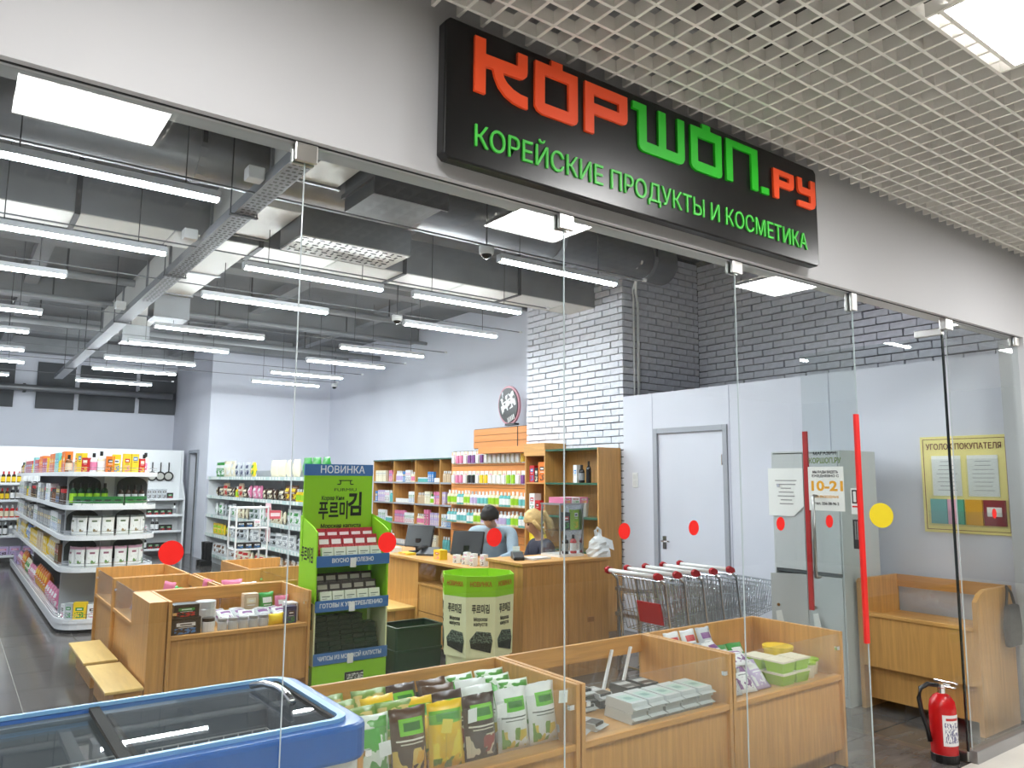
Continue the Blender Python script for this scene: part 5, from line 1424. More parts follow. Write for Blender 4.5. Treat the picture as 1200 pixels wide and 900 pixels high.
# ---- cosmetics pigeonholes
cos = [kinds_bottles([((0.027, 0.19, WHITE, WHITE, LILAC), 'white cosmetics bottle with lilac label'), ((0.027, 0.17, CREAM, WHITE, PINK), 'cream cosmetics bottle'), ((0.027, 0.2, TEAL, WHITE), 'teal shampoo bottle')]) + kinds_boxes((WHITE, PINK, BLUE, LILAC), ((0.05, 0.05, 0.2), (0.06, 0.05, 0.24), (0.045, 0.05, 0.18)), 'cosmetics carton'),
       kinds_bottles([((0.027, 0.16, WHITE, GREEN, LIME), 'white bottle with lime label'), ((0.027, 0.18, BEIGE, WHITE), 'beige lotion bottle')]) + kinds_boxes((PINK, LIME, WHITE, CREAM), ((0.05, 0.05, 0.2), (0.1, 0.05, 0.22), (0.06, 0.05, 0.17)), 'cosmetics carton'),
       kinds_jars([((0.03, 0.07, WHITE, WHITE), 'white cream jar'), ((0.03, 0.08, TEAL, WHITE), 'teal cream jar')]) + kinds_boxes((BLUE, WHITE, TEAL), ((0.055, 0.05, 0.17), (0.06, 0.05, 0.19)), 'cosmetics carton')]
cols = ('nearest', 'second', 'third', 'farthest')
for lv in (2, 3, 4):
    for cI in range(4):
        a, b2 = ys[cI] + 0.03, ys[cI + 1] - 0.03
        ks = cos[(lv + cI) % 3]
        line_up((CX0 + 0.02, b2), (CX0 + 0.02, a), LEFT, C_LEV[lv], ks, 'in the %s pigeonhole column, %s row' % (cols[cI], {2: 'lower', 3: 'middle', 4: 'upper'}[lv]), runs=(2, 5), skip=0.07, gap=0.008)
for cI in range(4):
    line_up((CX0 + 0.02, ys[cI + 1] - 0.05), (CX0 + 0.02, ys[cI] + 0.05), LEFT, C_LEV[1], cos[cI % 3], 'in the %s pigeonhole column, bottom row' % cols[cI], runs=(3, 6), skip=0.3, gap=0.02)

# ---- slatwall: hanging packs (top rows) and bottles on small ledges
hang_rows = ((1.80, (PINK, PURPLE, WHITE, WHITE, YELLOW), 'top'), (1.52, (PINK, BLACK, YELLOW, WHITE, LIME, PURPLE), 'second'))
for z, cc_, nm in hang_rows:
    y = 9.55; i = 0
    while y > 7.6:
        c = cc_[min(len(cc_) - 1, int((9.55 - y) / 2.0 * len(cc_)))] if i % 3 else WHITE
        good('hanging_pack', m_hang(0.085, 0.18, c, i % 3), (5.95, y, z + 0.01), LEFT, '%s blister pack hanging in the %s row of the slatwall' % (CN[c], nm), 'blister pack', 'packs in the %s slatwall row' % nm)
        y -= 0.105; i += 1
for z, nm in ((1.24, 'third'), (0.99, 'fourth')):
    lg = thing('slatwall_ledge', 'clear ledge in the %s row of the slatwall' % nm, 'shelf', (0, 0, 0))
    ob('ledge_board', MB().box(5.84, 5.976, 7.52, 9.64, z - 0.008, z), M_wood_y, lg)
    ob('ledge_lip', MB().box(5.836, 5.84, 7.52, 9.64, z - 0.008, z + 0.03), M_plexi, lg)
    line_up((5.855, 9.6), (5.855, 7.56), LEFT, z, kinds_bottles([((0.036, 0.19, WHITE, WHITE, TEAL), 'white bottle with teal label'), ((0.036, 0.2, CREAM, WHITE, LIME), 'cream bottle with lime label'), ((0.036, 0.19, TEAL, WHITE, WHITE), 'pale teal bottle'), ((0.036, 0.19, WHITE, SILVER, LILAC), 'white bottle with lilac label')]), 'in the %s row of the slatwall' % nm, runs=(1, 3), gap=0.012)
# ---- red box column and green glass unit
for i, (z, items) in enumerate(((R_LEV[4], ((RED, 0.09, 0.2), (BLACK, 0.06, 0.17), (ORANGE, 0.14, 0.24))), (R_LEV[3], ((WHITE, 0.1, 0.24), (RED, 0.09, 0.16), (RED, 0.09, 0.12))), (R_LEV[2], ((YELLOW, 0.14, 0.15), (WHITE, 0.16, 0.22))))):
    y = 7.43
    for c, w_, h in items:
        good('carton', m_box(w_, 0.1, h, c, 11 + i), (5.71, y - w_ / 2, z + 0.001), LEFT, '%s gift box on the narrow shelf column, %s shelf' % (CN[c], ('upper', 'middle', 'lower')[i]), 'box', 'boxes on the narrow column')
        y -= w_ + 0.012
good('carton', m_box(0.06, 0.05, 0.2, WHITE, 5), (5.74, 6.62, R_LEV[4] + 0.001), LEFT, 'white carton alone on the upper green glass shelf', 'box', None)
good('bottle', m_bottle(0.035, 0.2, BLACK, BLACK, GREY), (5.72, 6.52, R_LEV[4] + 0.001), LEFT, 'black bottle with grey label on the upper green glass shelf', 'bottle', None)
good('bottle', m_bottle(0.03, 0.24, BLACK, BLACK), (5.74, 6.42, R_LEV[4] + 0.001), LEFT, 'tall plain black bottle on the upper green glass shelf', 'bottle', None)
t = good('tub', m_tub(0.09, 0.075, 0.2, WHITE, WHITE, 12), (5.80, 6.58, R_LEV[3] + 0.001), 0, 'white lidded bucket on the middle green glass shelf', 'bucket', None)
# ================================================================ GOODS IN THE NEAR CASES
TR = 0.489
LOGO = P(120, 200, 40)
M_b1 = printed('snack_brown', P(86, 58, 34), ((0.2, 0.86, 0.60, 0.84, LOGO), (0.3, 0.76, 0.66, 0.78, P(40, 110, 30)), (0.12, 0.88, 0.52, 0.545, P(235, 230, 215)), (0.2, 0.8, 0.47, 0.49, P(220, 210, 190))), ((0.05, 0.95, 0.05, 0.4, P(226, 190, 90), 3.2), (0.5, 0.95, 0.05, 0.35, P(230, 170, 30), 2.4)), 0.3)
M_b2 = printed('snack_yellow', P(240, 196, 24), ((0.05, 0.95, 0.66, 0.86, P(110, 176, 40)), (0.2, 0.86, 0.70, 0.82, P(60, 140, 30))), ((0.1, 0.9, 0.1, 0.6, P(250, 226, 60), 2.6), (0.1, 0.9, 0.0, 0.16, P(120, 150, 40), 4)), 0.3)
M_b3 = printed('snack_dark', P(66, 46, 36), ((0.2, 0.86, 0.60, 0.84, LOGO), (0.3, 0.76, 0.66, 0.78, P(40, 120, 30)), (0.12, 0.9, 0.50, 0.525, P(235, 230, 215)), (0.2, 0.8, 0.45, 0.47, P(220, 210, 190))), ((0.05, 0.95, 0.05, 0.38, P(220, 206, 180), 3.0), (0.45, 0.95, 0.1, 0.36, P(150, 50, 40), 3.4)), 0.3)
M_b4 = printed('snack_white', P(228, 230, 226), ((0.22, 0.86, 0.62, 0.84, P(96, 186, 40)), (0.32, 0.76, 0.68, 0.78, P(40, 120, 30)), (0.12, 0.9, 0.52, 0.54, P(60, 70, 60)), (0.2, 0.8, 0.47, 0.485, P(90, 100, 90))), ((0.1, 0.9, 0.05, 0.32, P(222, 196, 80), 2.6), (0.1, 0.6, 0.05, 0.36, P(120, 160, 60), 3.6)), 0.3)
M_b5 = printed('snack_green', P(120, 150, 60), ((0.2, 0.86, 0.55, 0.8, P(60, 150, 40)), (0.1, 0.9, 0.3, 0.36, P(235, 235, 220))), ((0.05, 0.95, 0.05, 0.9, P(214, 190, 120), 4.5),), 0.3)
M_b6 = printed('snack_whitegreen', P(224, 232, 218), ((0.1, 0.7, 0.5, 0.8, P(70, 170, 50)),), ((0.05, 0.95, 0.05, 0.95, P(90, 160, 70), 4.0),), 0.3)
bagm = {n: m_bag(0.157, 0.24, 0.075, m, 'snack' + n, i) for i, (n, m) in enumerate((('brown', M_b1), ('yellow', M_b2), ('dark', M_b3), ('white', M_b4), ('green', M_b5), ('whitegreen', M_b6)))}
front = (('whitegreen', 1.318, 'green and white snack bag at the left end of the front row beside the freezer'), ('brown', 1.479, 'brown snack bag with green logo, second in the front row of the snack case'),
         ('yellow', 1.640, 'bright yellow snack bag in the front row of the snack case'), ('dark', 1.801, 'dark brown snack bag with root picture beside the yellow one'),
         ('white', 1.962, 'white snack bag, left one of the pair at the right of the snack case'), ('white', 2.122, 'white snack bag, right one of the pair touching the case side'))
for n, x, lab in front:
    good('snack_bag', bagm[n], (x, 2.612, TR + 0.004), (-0.16, 0, rnd.uniform(-0.08, 0.08)), lab, 'snack bag', 'front row of snack bags')
rows = ((2.735, 0.03, (('green', 1.338), ('green', 1.502), ('yellow', 1.60), ('dark', 1.76), ('white', 1.92), ('whitegreen', 2.09))),
        (2.84, 0.045, (('green', 1.338), ('yellow', 1.502), None, ('brown', 1.78), ('white', 1.94), ('whitegreen', 2.10))),
        (2.945, 0.05, (('green', 1.33), ('green', 1.495), ('dark', 1.66), ('brown', 1.82), ('whitegreen', 1.97), ('whitegreen', 2.115))))
names = {'green': 'olive green', 'yellow': 'yellow', 'dark': 'dark brown', 'brown': 'brown', 'white': 'white', 'whitegreen': 'green and white'}
for ri, (y, dz, items) in enumerate(rows):
    for it in items:
        if it:
            good('snack_bag', bagm[it[0]], (it[1], y, TR), (-0.42, 0, rnd.uniform(-0.12, 0.12)), '%s snack bag in the %s row of the snack case' % (names[it[0]], ('second', 'third', 'back')[ri]), 'snack bag', 'leaning snack bags')
for x, z, c, lab in ((1.33, 0.64, M_tagw, 'white price card near the left end of the snack case'), (1.585, 0.672, M_tagy, 'yellow price card above the yellow snack bag'), (1.70, 0.69, M_tagw, 'white price card above the dark snack bag'), (1.84, 0.685, M_tagw, 'white price card tilted between dark and white snack bags'), (2.155, 0.69, M_tagw, 'white price card by the right side of the snack case')):
    t = thing('price_card', lab, 'price tag', (x, 2.565, z), rnd.uniform(-0.15, 0.15), 'price cards in the snack case')
    ob('card', MB().box(-0.022, 0.022, 0, 0.0015, -0.02, 0.03), c, t, rot=(0, rnd.uniform(-0.2, 0.2), 0))
    ob('clip_stem', MB().box(-0.002, 0.002, 0.0015, 0.0035, -0.14, -0.01), M_plexi, t)

# silver foil packs in the middle case
M_foil = printed('foil_pack', P(206, 210, 210), ((0.12, 0.88, 0.25, 0.75, P(176, 206, 196)), (0.3, 0.7, 0.4, 0.6, P(120, 160, 150))), None, 0.28, axes=('X', 'Y'))
M_foil2 = printed('foil_pack_dark', P(196, 198, 198), ((0.1, 0.9, 0.15, 0.5, P(40, 42, 44)), (0.2, 0.8, 0.6, 0.8, P(230, 230, 230))), None, 0.3, axes=('X', 'Y'))
M_foil3 = printed('foil_pack_black', P(44, 46, 48), ((0.1, 0.9, 0.55, 0.8, P(210, 212, 210)), (0.1, 0.6, 0.2, 0.3, P(180, 180, 180))), None, 0.3, axes=('X', 'Y'))
def m_brickpack(w, l, h, m, key):
    def f():
        mb = MB(); e = 0.012
        vs = [(-w / 2 + e, 0, h * 0.3), (w / 2 - e, 0, h * 0.3), (w / 2, l, h * 0.3), (-w / 2, l, h * 0.3)]
        mb.hexa([(-w / 2 + 0.004, 0.012, 0), (w / 2 - 0.004, 0.012, 0), (w / 2 - 0.004, l - 0.012, 0), (-w / 2 + 0.004, l - 0.012, 0),
                 (-w / 2 + 0.007, 0.02, h), (w / 2 - 0.007, 0.02, h), (w / 2 - 0.007, l - 0.02, h), (-w / 2 + 0.007, l - 0.02, h)])
        mb.hexa([(-w / 2 + 0.004, -0.008, h * 0.42), (w / 2 - 0.004, -0.008, h * 0.42), (w / 2 - 0.004, 0.014, h * 0.3), (-w / 2 + 0.004, 0.014, h * 0.3),
                 (-w / 2 + 0.004, -0.008, h * 0.48), (w / 2 - 0.004, -0.008, h * 0.48), (w / 2 - 0.004, 0.016, h * 0.6), (-w / 2 + 0.004, 0.016, h * 0.6)])
        return mb.mesh('foil_pack', m)
    return cached(('brickpack', w, l, h, key), f)
fp = m_brickpack(0.112, 0.21, 0.045, M_foil, 'f1')
for L2 in range(2):
    for i in range(5):
        good('foil_pack', fp, (2.655 + i * 0.115 + L2 * 0.006, 2.60 + 0.004 * (i % 2), TR + L2 * 0.0465), 0.0, 'silver and mint foil pack in the %s layer of the neat stack' % ('lower', 'upper')[L2], 'foil pack', 'neat stack of foil packs')
fq = m_brickpack(0.10, 0.17, 0.03, M_foil2, 'f2')
fr = m_brickpack(0.11, 0.17, 0.032, M_foil3, 'f3')
for i, (x, y, L2, a) in enumerate(((2.33, 2.62, 0, 0.5), (2.45, 2.64, 0, 0.35), (2.30, 2.61, 1, 0.7))):
    good('foil_pack', fq, (x, y, TR + 0.032 * L2), a, ('loose silver foil pack slanted at the left front of the middle case', 'loose silver foil pack beside the neat stack', 'silver foil pack lying on top at the left front of the middle case')[i], 'foil pack', 'loose foil packs')
for L2 in range(3):
    for i in range(4):
        if L2 == 2 and i == 3: continue
        good('foil_pack', (fr if (i + L2) % 2 else fq), (2.33 + i * 0.125, 2.865 + 0.01 * L2, TR + 0.034 * L2), rnd.uniform(-0.06, 0.06), '%s foil pack in the back pile of the middle case' % ('black' if (i + L2) % 2 else 'silver'), 'foil pack', 'back pile of foil packs')
for L2 in range(2):
    for i in range(2):
        good('foil_pack', fr, (2.90 + i * 0.125, 2.87, TR + 0.034 * L2), rnd.uniform(-0.05, 0.05), 'black foil pack in the rear right pile of the middle case', 'foil pack', 'rear right pile of foil packs')
for i, x in enumerate((2.92, 3.06)):
    t = thing('metal_strut', 'slanted white strut inside the middle case, %s of two' % ('left', 'right')[i], 'strut', (x, 3.1, TR), group='struts in the middle case')
    ob('strut_bar', MB().hexa([(-0.05, -0.006, 0.0), (-0.035, -0.006, 0.0), (-0.035, 0.006, 0.0), (-0.05, 0.006, 0.0), (0.035, 0.012, 0.2), (0.05, 0.012, 0.2), (0.05, 0.024, 0.2), (0.035, 0.024, 0.2)]), M_white_e, t)

# mixed goods in the right case
kp = [bag_print(SILVER, PURPLE, 21), bag_print(WHITE, PURPLE, 22), bag_print(GREEN, WHITE, 23), bag_print(LILAC, WHITE, 24), bag_print(WHITE, RED, 25)]
kpn = ('silver and purple', 'white and purple', 'green', 'lilac', 'white and red')
sm_b = [m_bag(0.122, 0.17, 0.05, m, 'small' + str(i), i) for i, m in enumerate(kp)]
for ri in range(3):
    for i in range(3):
        q = (0, 1, 3, 1, 0, 3)[(ri * 3 + i) % 6]
        good('small_pouch', sm_b[q], (3.362 + i * 0.13, 2.62 + ri * 0.115, TR + 0.001), (-0.75, 0, rnd.uniform(-0.2, 0.2)), '%s pouch heaped in the tub case, %s row' % (kpn[q], ('front', 'second', 'third', 'back')[ri]), 'pouch', 'heap of pouches')
t = thing('cardboard_riser', 'flat cardboard box under the back pouches of the tub case', 'box', (3.275, 2.955, TR))
ob('box_body', MB().box(0, 0.44, 0, 0.17, 0, 0.09), mat('brown_card', srgb(190, 158, 118), 0.7), t)
ob('tape', MB().box(0, 0.44, 0.07, 0.10, 0.09, 0.091), mat('pack_tape', srgb(206, 186, 150), 0.3), t)
for i in range(3):
    good('small_pouch', sm_b[(4, 4, 0)[i]], (3.365 + i * 0.135, 2.985, TR + 0.093), (-0.35, 0, 0.0), ('white and red pouch at the back left of the tub case', 'white and red pouch at the back of the tub case beside the silver one', 'silver and purple pouch at the back of the tub case')[i], 'pouch', None)
for i in range(3):
    good('small_pouch', sm_b[(1, 0, 1)[i]], (3.37 + i * 0.13, 2.865, TR + 0.075), (-0.9, 0, rnd.uniform(-0.2, 0.2)), '%s pouch sloping against the back pouches of the tub case' % kpn[(1, 0, 1)[i]], 'pouch', 'sloping pouches')
for i in range(2):
    good('small_pouch', sm_b[2], (3.735 + (i % 2) * 0.125, 2.92 + 0.0 * i, TR + 0.001), (-0.6, 0, rnd.uniform(-0.2, 0.2)), 'green leaf pouch at the back of the tub case', 'pouch', 'green pouches in the tub case')
for i in range(4):
    good('small_pouch', sm_b[(0, 1, 4, 0)[i]], (3.40 + (i % 2) * 0.14, 2.70 + 0.16 * (i // 2), TR + 0.11), (-1.35, 0, rnd.uniform(-0.5, 0.5)), '%s pouch on top of the heap in the tub case' % kpn[(0, 1, 4, 0)[i]], 'pouch', 'top pouches of the heap')
tubg = m_tub(0.06, 0.05, 0.065, LIME, CREAM, 4)
for i, (x, y, z) in enumerate(((3.80, 2.66, 0), (3.80, 2.66, 1), (3.94, 2.665, 0), (3.94, 2.665, 1), (3.79, 2.795, 0), (3.79, 2.795, 1), (3.94, 2.80, 0))):
    good('tub', tubg, (x, y, TR + 0.066 * z), rnd.uniform(-0.05, 0.05), 'square tub of green pickles with pale lid, %s in its stack' % ('lower', 'upper')[z], 'tub', 'square pickle tubs')
t2 = m_tub(0.045, 0.036, 0.085, CREAM, LIME, 14)
for i, (x, y) in enumerate(((4.06, 2.66), (4.155, 2.70))):
    good('tub', t2, (x, y, TR), 0, 'round cream tub with lime lid, %s one' % ('left', 'right')[i], 'tub', 'round lime-lid tubs')
good('tub', m_tub(0.085, 0.07, 0.13, YELLOW, YELLOW, 18), (4.10, 2.88, TR + 0.001), 0, 'big yellow tub at the back right of the tub case', 'tub', None)

# ---- centre island goods ---------------------------------------------------------------
A = 'in the front island case'
good('carton', m_box(0.2, 0.12, 0.12, BLACK, 1), (1.44, 5.86, TR), 0.0, 'large black box at the left ' + A, 'box', None)
good('carton', m_box(0.17, 0.11, 0.09, BLACK, 2), (1.44, 5.865, TR + 0.1205), 0.0, 'smaller black box on top of the large one ' + A, 'box', None)
good('jar', m_jar(0.045, 0.1, WHITE, BLACK), (1.60, 5.85, TR), 0, 'white jar with black lid beside the black boxes ' + A, 'jar', None)
good('glass_jar', m_jar(0.075, 0.19, SILVER, SILVER), (1.63, 6.02, TR), 0, 'big clear glass jar behind the small tins ' + A, 'jar', None)
for i in range(5):
    good('tin', m_jar(0.035, 0.085, SILVER, GREY), (1.70 + i * 0.075, 5.855, TR), 0, 'small silver tin in the front row ' + A, 'tin', 'small silver tins')
for ri in range(3):
    for i in range(4):
        if ri == 0 and i < 1: continue
        good('small_pouch', sm_b[1] if (i + ri) % 2 else sm_b[0], (1.79 + i * 0.13, 5.96 + ri * 0.075, TR + 0.006), (-1.05, 0, rnd.uniform(-0.3, 0.3)), '%s little packet spread %s' % ('white' if (i + ri) % 2 else 'silver', A), 'packet', 'little packets ' + A)
good('carton', m_box(0.11, 0.08, 0.2, BEIGE, 3), (2.00, 6.19, TR), 0, 'tall beige box at the back ' + A, 'box', None)
good('bag', m_bag(0.13, 0.2, 0.07, bag_print(GREEN, WHITE, 31), 'leafy'), (2.13, 6.18, TR), 0.2, 'green leafy bag at the back ' + A, 'bag', None)
good('bag', m_bag(0.12, 0.17, 0.07, bag_print(PINK, WHITE, 32), 'pinky'), (2.245, 6.15, TR), 0.1, 'pink bag at the back right ' + A, 'bag', None)
good('bag', m_bag(0.13, 0.085, 0.07, plain(YELLOW, 0.3), 'lemon'), (2.10, 5.845, TR), 0.2, 'lemon yellow round bag at the front ' + A, 'bag', None)
good('carton', m_box(0.08, 0.07, 0.13, NAVY, 1), (2.205, 5.86, TR), 0, 'navy blue box at the right front ' + A, 'box', None)
for L2 in range(3):
    good('carton', m_box(0.085, 0.12, 0.045, WHITE, 6), (2.255, 5.97, TR + 0.046 * L2), 0, 'flat white box at the right end %s, %s of its stack' % (A, ('lowest', 'middle', 'topmost')[L2]), 'box', 'flat white boxes')
Bn = 'in the aisle side case'
for i in range(5):
    good('small_pouch', sm_b[(3, 0, 4, 3, 1)[i]], (1.30, 7.20 - i * 0.16, TR + 0.004), (-0.7, 0, LEFT), '%s pouch %s' % (kpn[(3, 0, 4, 3, 1)[i]], Bn), 'pouch', 'pouches ' + Bn)
for i in range(3):
    good('bag', m_bag(0.14, 0.2, 0.06, bag_print(GREEN, WHITE, 33 + i % 2), 'gw', i), (1.52 + 0.03 * i, 7.1 - i * 0.17, TR + 0.004), (-0.5, 0, LEFT + 0.3), 'green and white bag leaning %s' % Bn, 'bag', 'green white bags ' + Bn)
good('carton', m_box(0.34, 0.1, 0.15, DGREEN, 3), (1.62, 6.50, TR), 0.05, 'long dark green seaweed carton %s' % Bn, 'box', None)
for i in range(2):
    good('bag', m_bag(0.1, 0.26, 0.03, plain(PINK, 0.35), 'tall', i), (1.46 + i * 0.3, 6.70, TR), (0, 0.25, 0.3), 'tall pink pouch standing out %s, %s of two' % (Bn, ('left', 'right')[i]), 'pouch', 'tall pink pouches')
Cn = 'in the far aisle side case'
for i in range(4):
    good('small_pouch', sm_b[(0, 3, 1, 4)[i]], (1.32, 8.12 - i * 0.18, TR + 0.004), (-0.6, 0, LEFT), '%s pouch %s' % (kpn[(0, 3, 1, 4)[i]], Cn), 'pouch', 'pouches ' + Cn)
Dn = 'in the inner island case'
for i, (c, w_, h) in enumerate(((PINK, 0.17, 0.26), (WHITE, 0.14, 0.23), (TEAL, 0.14, 0.2), (GREY, 0.13, 0.2))):
    good('bag', m_bag(w_, h, 0.07, bag_print(c, WHITE if c != WHITE else RED, 40 + i), 'inner%d' % i), (1.98 + (i % 3) * 0.14, 6.62 + 0.14 * (i // 2), TR), 0.1 * i, '%s bag standing %s' % (CN[c], Dn), 'bag', None)
good('tin', m_jar(0.055, 0.13, RED, RED), (2.20, 7.00, TR), 0, 'dark red tin ' + Dn, 'tin', None)
for i in range(4):
    good('bag', m_bag(0.16, 0.16, 0.06, plain(LIME, 0.35), 'limey', i), (2.33, 6.55 + i * 0.0 + 0.18 * i, TR + 0.03), (-0.9, 0, PI / 2), 'lime green bag lying ' + Dn, 'bag', 'lime bags ' + Dn)
for i in range(4):
    good('small_pouch', sm_b[1], (2.88, 7.52 + i * 0.17, TR + 0.004), (-0.7, 0, PI / 2), 'white pouch in the far corner island case', 'pouch', 'pouches in the far island case')

# ---- lime stand goods ------------------------------------------------------------------
sx, sy = 2.375, 5.83
M_redpk = printed('seaweed_red', P(170, 26, 40), ((0.1, 0.9, 0.55, 0.8, P(240, 226, 226)),), (0, 1, 0, 0.5, P(210, 90, 90), 7))
M_creampk = printed('seaweed_cream', P(234, 236, 214), ((0.15, 0.85, 0.66, 0.72, P(120, 130, 110)), (0.15, 0.6, 0.54, 0.58, P(150, 150, 130)), (0.0, 1.0, 0.0, 0.16, P(120, 170, 190))), None)
M_brownpk = printed('seaweed_brown', P(60, 42, 38), ((0.1, 0.9, 0.6, 0.85, P(190, 180, 172)),), (0, 1, 0, 0.5, P(150, 130, 120), 8))
M_dkpk = printed('seaweed_dark', P(16, 46, 30), ((0.15, 0.85, 0.3, 0.6, P(120, 150, 130)),), (0, 1, 0.6, 1, P(50, 90, 60), 8), axes=('X', 'Y'))
for z_, lab_ in ((0.9125, 'lime cardboard step on the top shelf of the stand'), (0.5685, 'lime cardboard step on the middle shelf of the stand')):
    t = thing('cardboard_step', lab_, 'cardboard step', (sx, sy, z_))
    ob('lower_tread', MB().box(0.03, 0.60, 0.09, 0.175, 0, 0.05), M_lime, t)
    ob('upper_tread', MB().box(0.03, 0.60, 0.175, 0.285, 0, 0.10), M_lime, t)
cp = MB().box(-0.048, 0.048, 0, 0.03, 0, 0.13).mesh('seaweed_pack', M_creampk)
rp = MB().box(-0.05, 0.05, 0, 0.05, 0, 0.16).mesh('seaweed_pack', M_redpk)
bp_ = MB().box(-0.05, 0.05, 0, 0.04, 0, 0.14).mesh('seaweed_pack', M_brownpk)
dk = MB().box(-0.05, 0.05, 0, 0.11, 0, 0.034).mesh('seaweed_pack', M_dkpk)
for i in range(5):
    good('seaweed_pack', cp, (sx + 0.11 + i * 0.105, sy + 0.022, 0.913), (-0.2, 0, 0), 'cream seaweed pack at the front of the top stand shelf', 'pack', 'cream packs on the top stand shelf')
    for q in range(2):
        good('seaweed_pack', rp, (sx + 0.11 + i * 0.105, sy + 0.095 + 0.085 * q, 0.913 + 0.055 + 0.05 * q), (-0.25, 0, 0), 'red seaweed pack, %s row of the top stand shelf' % ('middle', 'back')[q], 'pack', 'red packs on the top stand shelf')
    good('seaweed_pack', cp, (sx + 0.11 + i * 0.105, sy + 0.022, 0.569), (-0.22, 0, 0), 'cream seaweed pack at the front of the middle stand shelf', 'pack', 'cream packs on the middle stand shelf')
    for q in range(2):
        good('seaweed_pack', bp_, (sx + 0.11 + i * 0.105, sy + 0.095 + 0.085 * q, 0.569 + 0.05 + 0.06 * q), (-0.25, 0, 0), 'dark brown seaweed pack, %s row of the middle stand shelf' % ('middle', 'back')[q], 'pack', 'brown packs on the middle stand shelf')
    for L2 in range(9):
        if L2 > 6 and i == 4: continue
        good('seaweed_pack', dk, (sx + 0.11 + i * 0.105, sy + 0.03 + 0.014 * L2, 0.169 + 0.036 * L2), rnd.uniform(-0.05, 0.05), 'dark green seaweed pack, layer %s on the bottom stand shelf' % ('one', 'two', 'three', 'four', 'five', 'six', 'seven', 'eight', 'nine')[L2], 'pack', 'dark green packs on the bottom stand shelf')

# ---- freezer goods ----------------------------------------------------------------------
for i in range(5):
    good('frozen_pack', m_bag(0.115, 0.18, 0.05, bag_print(GREEN if i % 2 else LIME, WHITE, 50 + i % 2), 'frz%d' % (i % 2)), (0.24 + (i % 3) * 0.118, 2.42 + 0.2 * (i // 3), 0.50), (-1.25, 0, 0.05), '%s frozen pack in the middle basket of the freezer' % ('green' if i % 2 else 'lime'), 'frozen pack', 'packs in the freezer')
for i in range(3):
    good('frozen_pack', m_bag(0.16, 0.2, 0.05, bag_print(BLUE, WHITE, 52), 'frzb'), (-0.28 + i * 0.15, 2.45, 0.50), (-1.25, 0, 0.05), 'blue frozen pack in the left basket of the freezer', 'frozen pack', 'blue packs in the freezer')

# ---- on the counter --------------------------------------------------------------------
M_screen = mat('monitor_black', srgb(22, 23, 26), 0.25)
def monitor(x, y, rz, lab):
    t = thing('pos_monitor', lab, 'monitor', (x, y, 0.8405), rz)
    ob('monitor_foot', MB().lathe([(0.10, 0), (0.10, 0.012), (0.03, 0.02)], 18), M_screen, t)
    ob('monitor_stand', MB().box(-0.025, 0.025, -0.012, 0.012, 0.015, 0.14), M_screen, t)
    ob('screen_panel', MB().box(-0.155, 0.155, -0.02, 0.012, -0.02, 0.21), M_screen, t, (0, 0, 0.07), (-0.35, 0, 0), bevel=0.006)
    ob('screen_glass', MB().box(-0.145, 0.145, 0.0125, 0.014, -0.01, 0.2), mat('screen_dark', srgb(10, 12, 16), 0.1), t, (0, 0, 0.07), (-0.35, 0, 0))
monitor(4.0, 7.10, -1.0, 'black monitor tilted on the counter, the one farther from the cash desk')
monitor(3.95, 6.10, -0.95, 'black monitor tilted on the counter nearer to the cash desk')
t = thing('desk_phone', 'dark grey desk phone beside the far monitor', 'phone', (3.86, 6.72, 0.8405), -0.9)
ob('phone_base', MB().prism([(0.0, 0.0), (0.2, 0.0), (0.2, 0.07), (0.0, 0.02)], -0.09, 0.09, 'x'), mat('phone_grey', srgb(70, 72, 76), 0.4), t)
ob('handset', MB().box(-0.085, -0.035, 0.01, 0.19, 0.06, 0.085), M_black, t, bevel=0.01)
for i, (x, y) in enumerate(((3.74, 5.70), (3.80, 5.78), (3.75, 5.84), (3.82, 5.92), (3.76, 6.0), (3.83, 5.66))):
    good('carton', m_box(0.05, 0.05, 0.1 if i % 2 else 0.075, WHITE, 8), (x, y, 0.841), LEFT + 0.2, 'small white box on the counter before the near monitor', 'box', 'small white boxes on the counter')
for i, (x, y) in enumerate(((3.80, 7.6), (3.92, 7.72))):
    good('bag', m_bag(0.22, 0.16, 0.13, mat('clear_film', srgb(200, 204, 206), 0.25, var=0.2, scale=14), 'film', i), (x, y, 0.841), LEFT, 'crumpled clear film bag at the far end of the counter, %s of two' % ('front', 'rear')[i], 'bag', 'film bags')
good('carton', m_box(0.12, 0.08, 0.09, YELLOW, 9), (3.78, 6.35, 0.841), LEFT, 'yellow carton on the counter between the monitors', 'box', None)
good('carton', m_box(0.16, 0.1, 0.05, WHITE, 9), (3.76, 7.28, 0.841), LEFT, 'flat white carton on the counter by the far monitor', 'box', None)
good('carton', m_box(0.18, 0.1, 0.02, YELLOW, 9), (3.74, 6.95, 0.841), LEFT, 'thin yellow leaflet pack lying on the counter edge', 'leaflet', None)
for i in range(3):
    good('bag', m_bag(0.16, 0.12, 0.08, bag_print(BEIGE, CREAM, 60), 'bay', i), (3.80, 5.8 + i * 0.24, 0.621), LEFT, 'beige bag inside the glazed counter bay', 'bag', 'bags in the glazed bay')
t = thing('card_terminal', 'black card terminal at the corner of the cash desk', 'card terminal', (3.86, 5.18, 0.9405), -0.5)
ob('terminal_body', MB().prism([(-0.1, 0.0), (0.1, 0.0), (0.1, 0.06), (0.0, 0.06), (-0.1, 0.025)], -0.045, 0.045, 'x'), M_black, t, bevel=0.006)
ob('terminal_screen', MB().box(-0.035, 0.035, 0.02, 0.08, 0.0602, 0.0625), mat('terminal_lcd', srgb(150, 170, 160), 0.2), t)
ob('receipt', MB().box(-0.03, 0.03, 0.085, 0.088, 0.06, 0.10), M_paper, t)
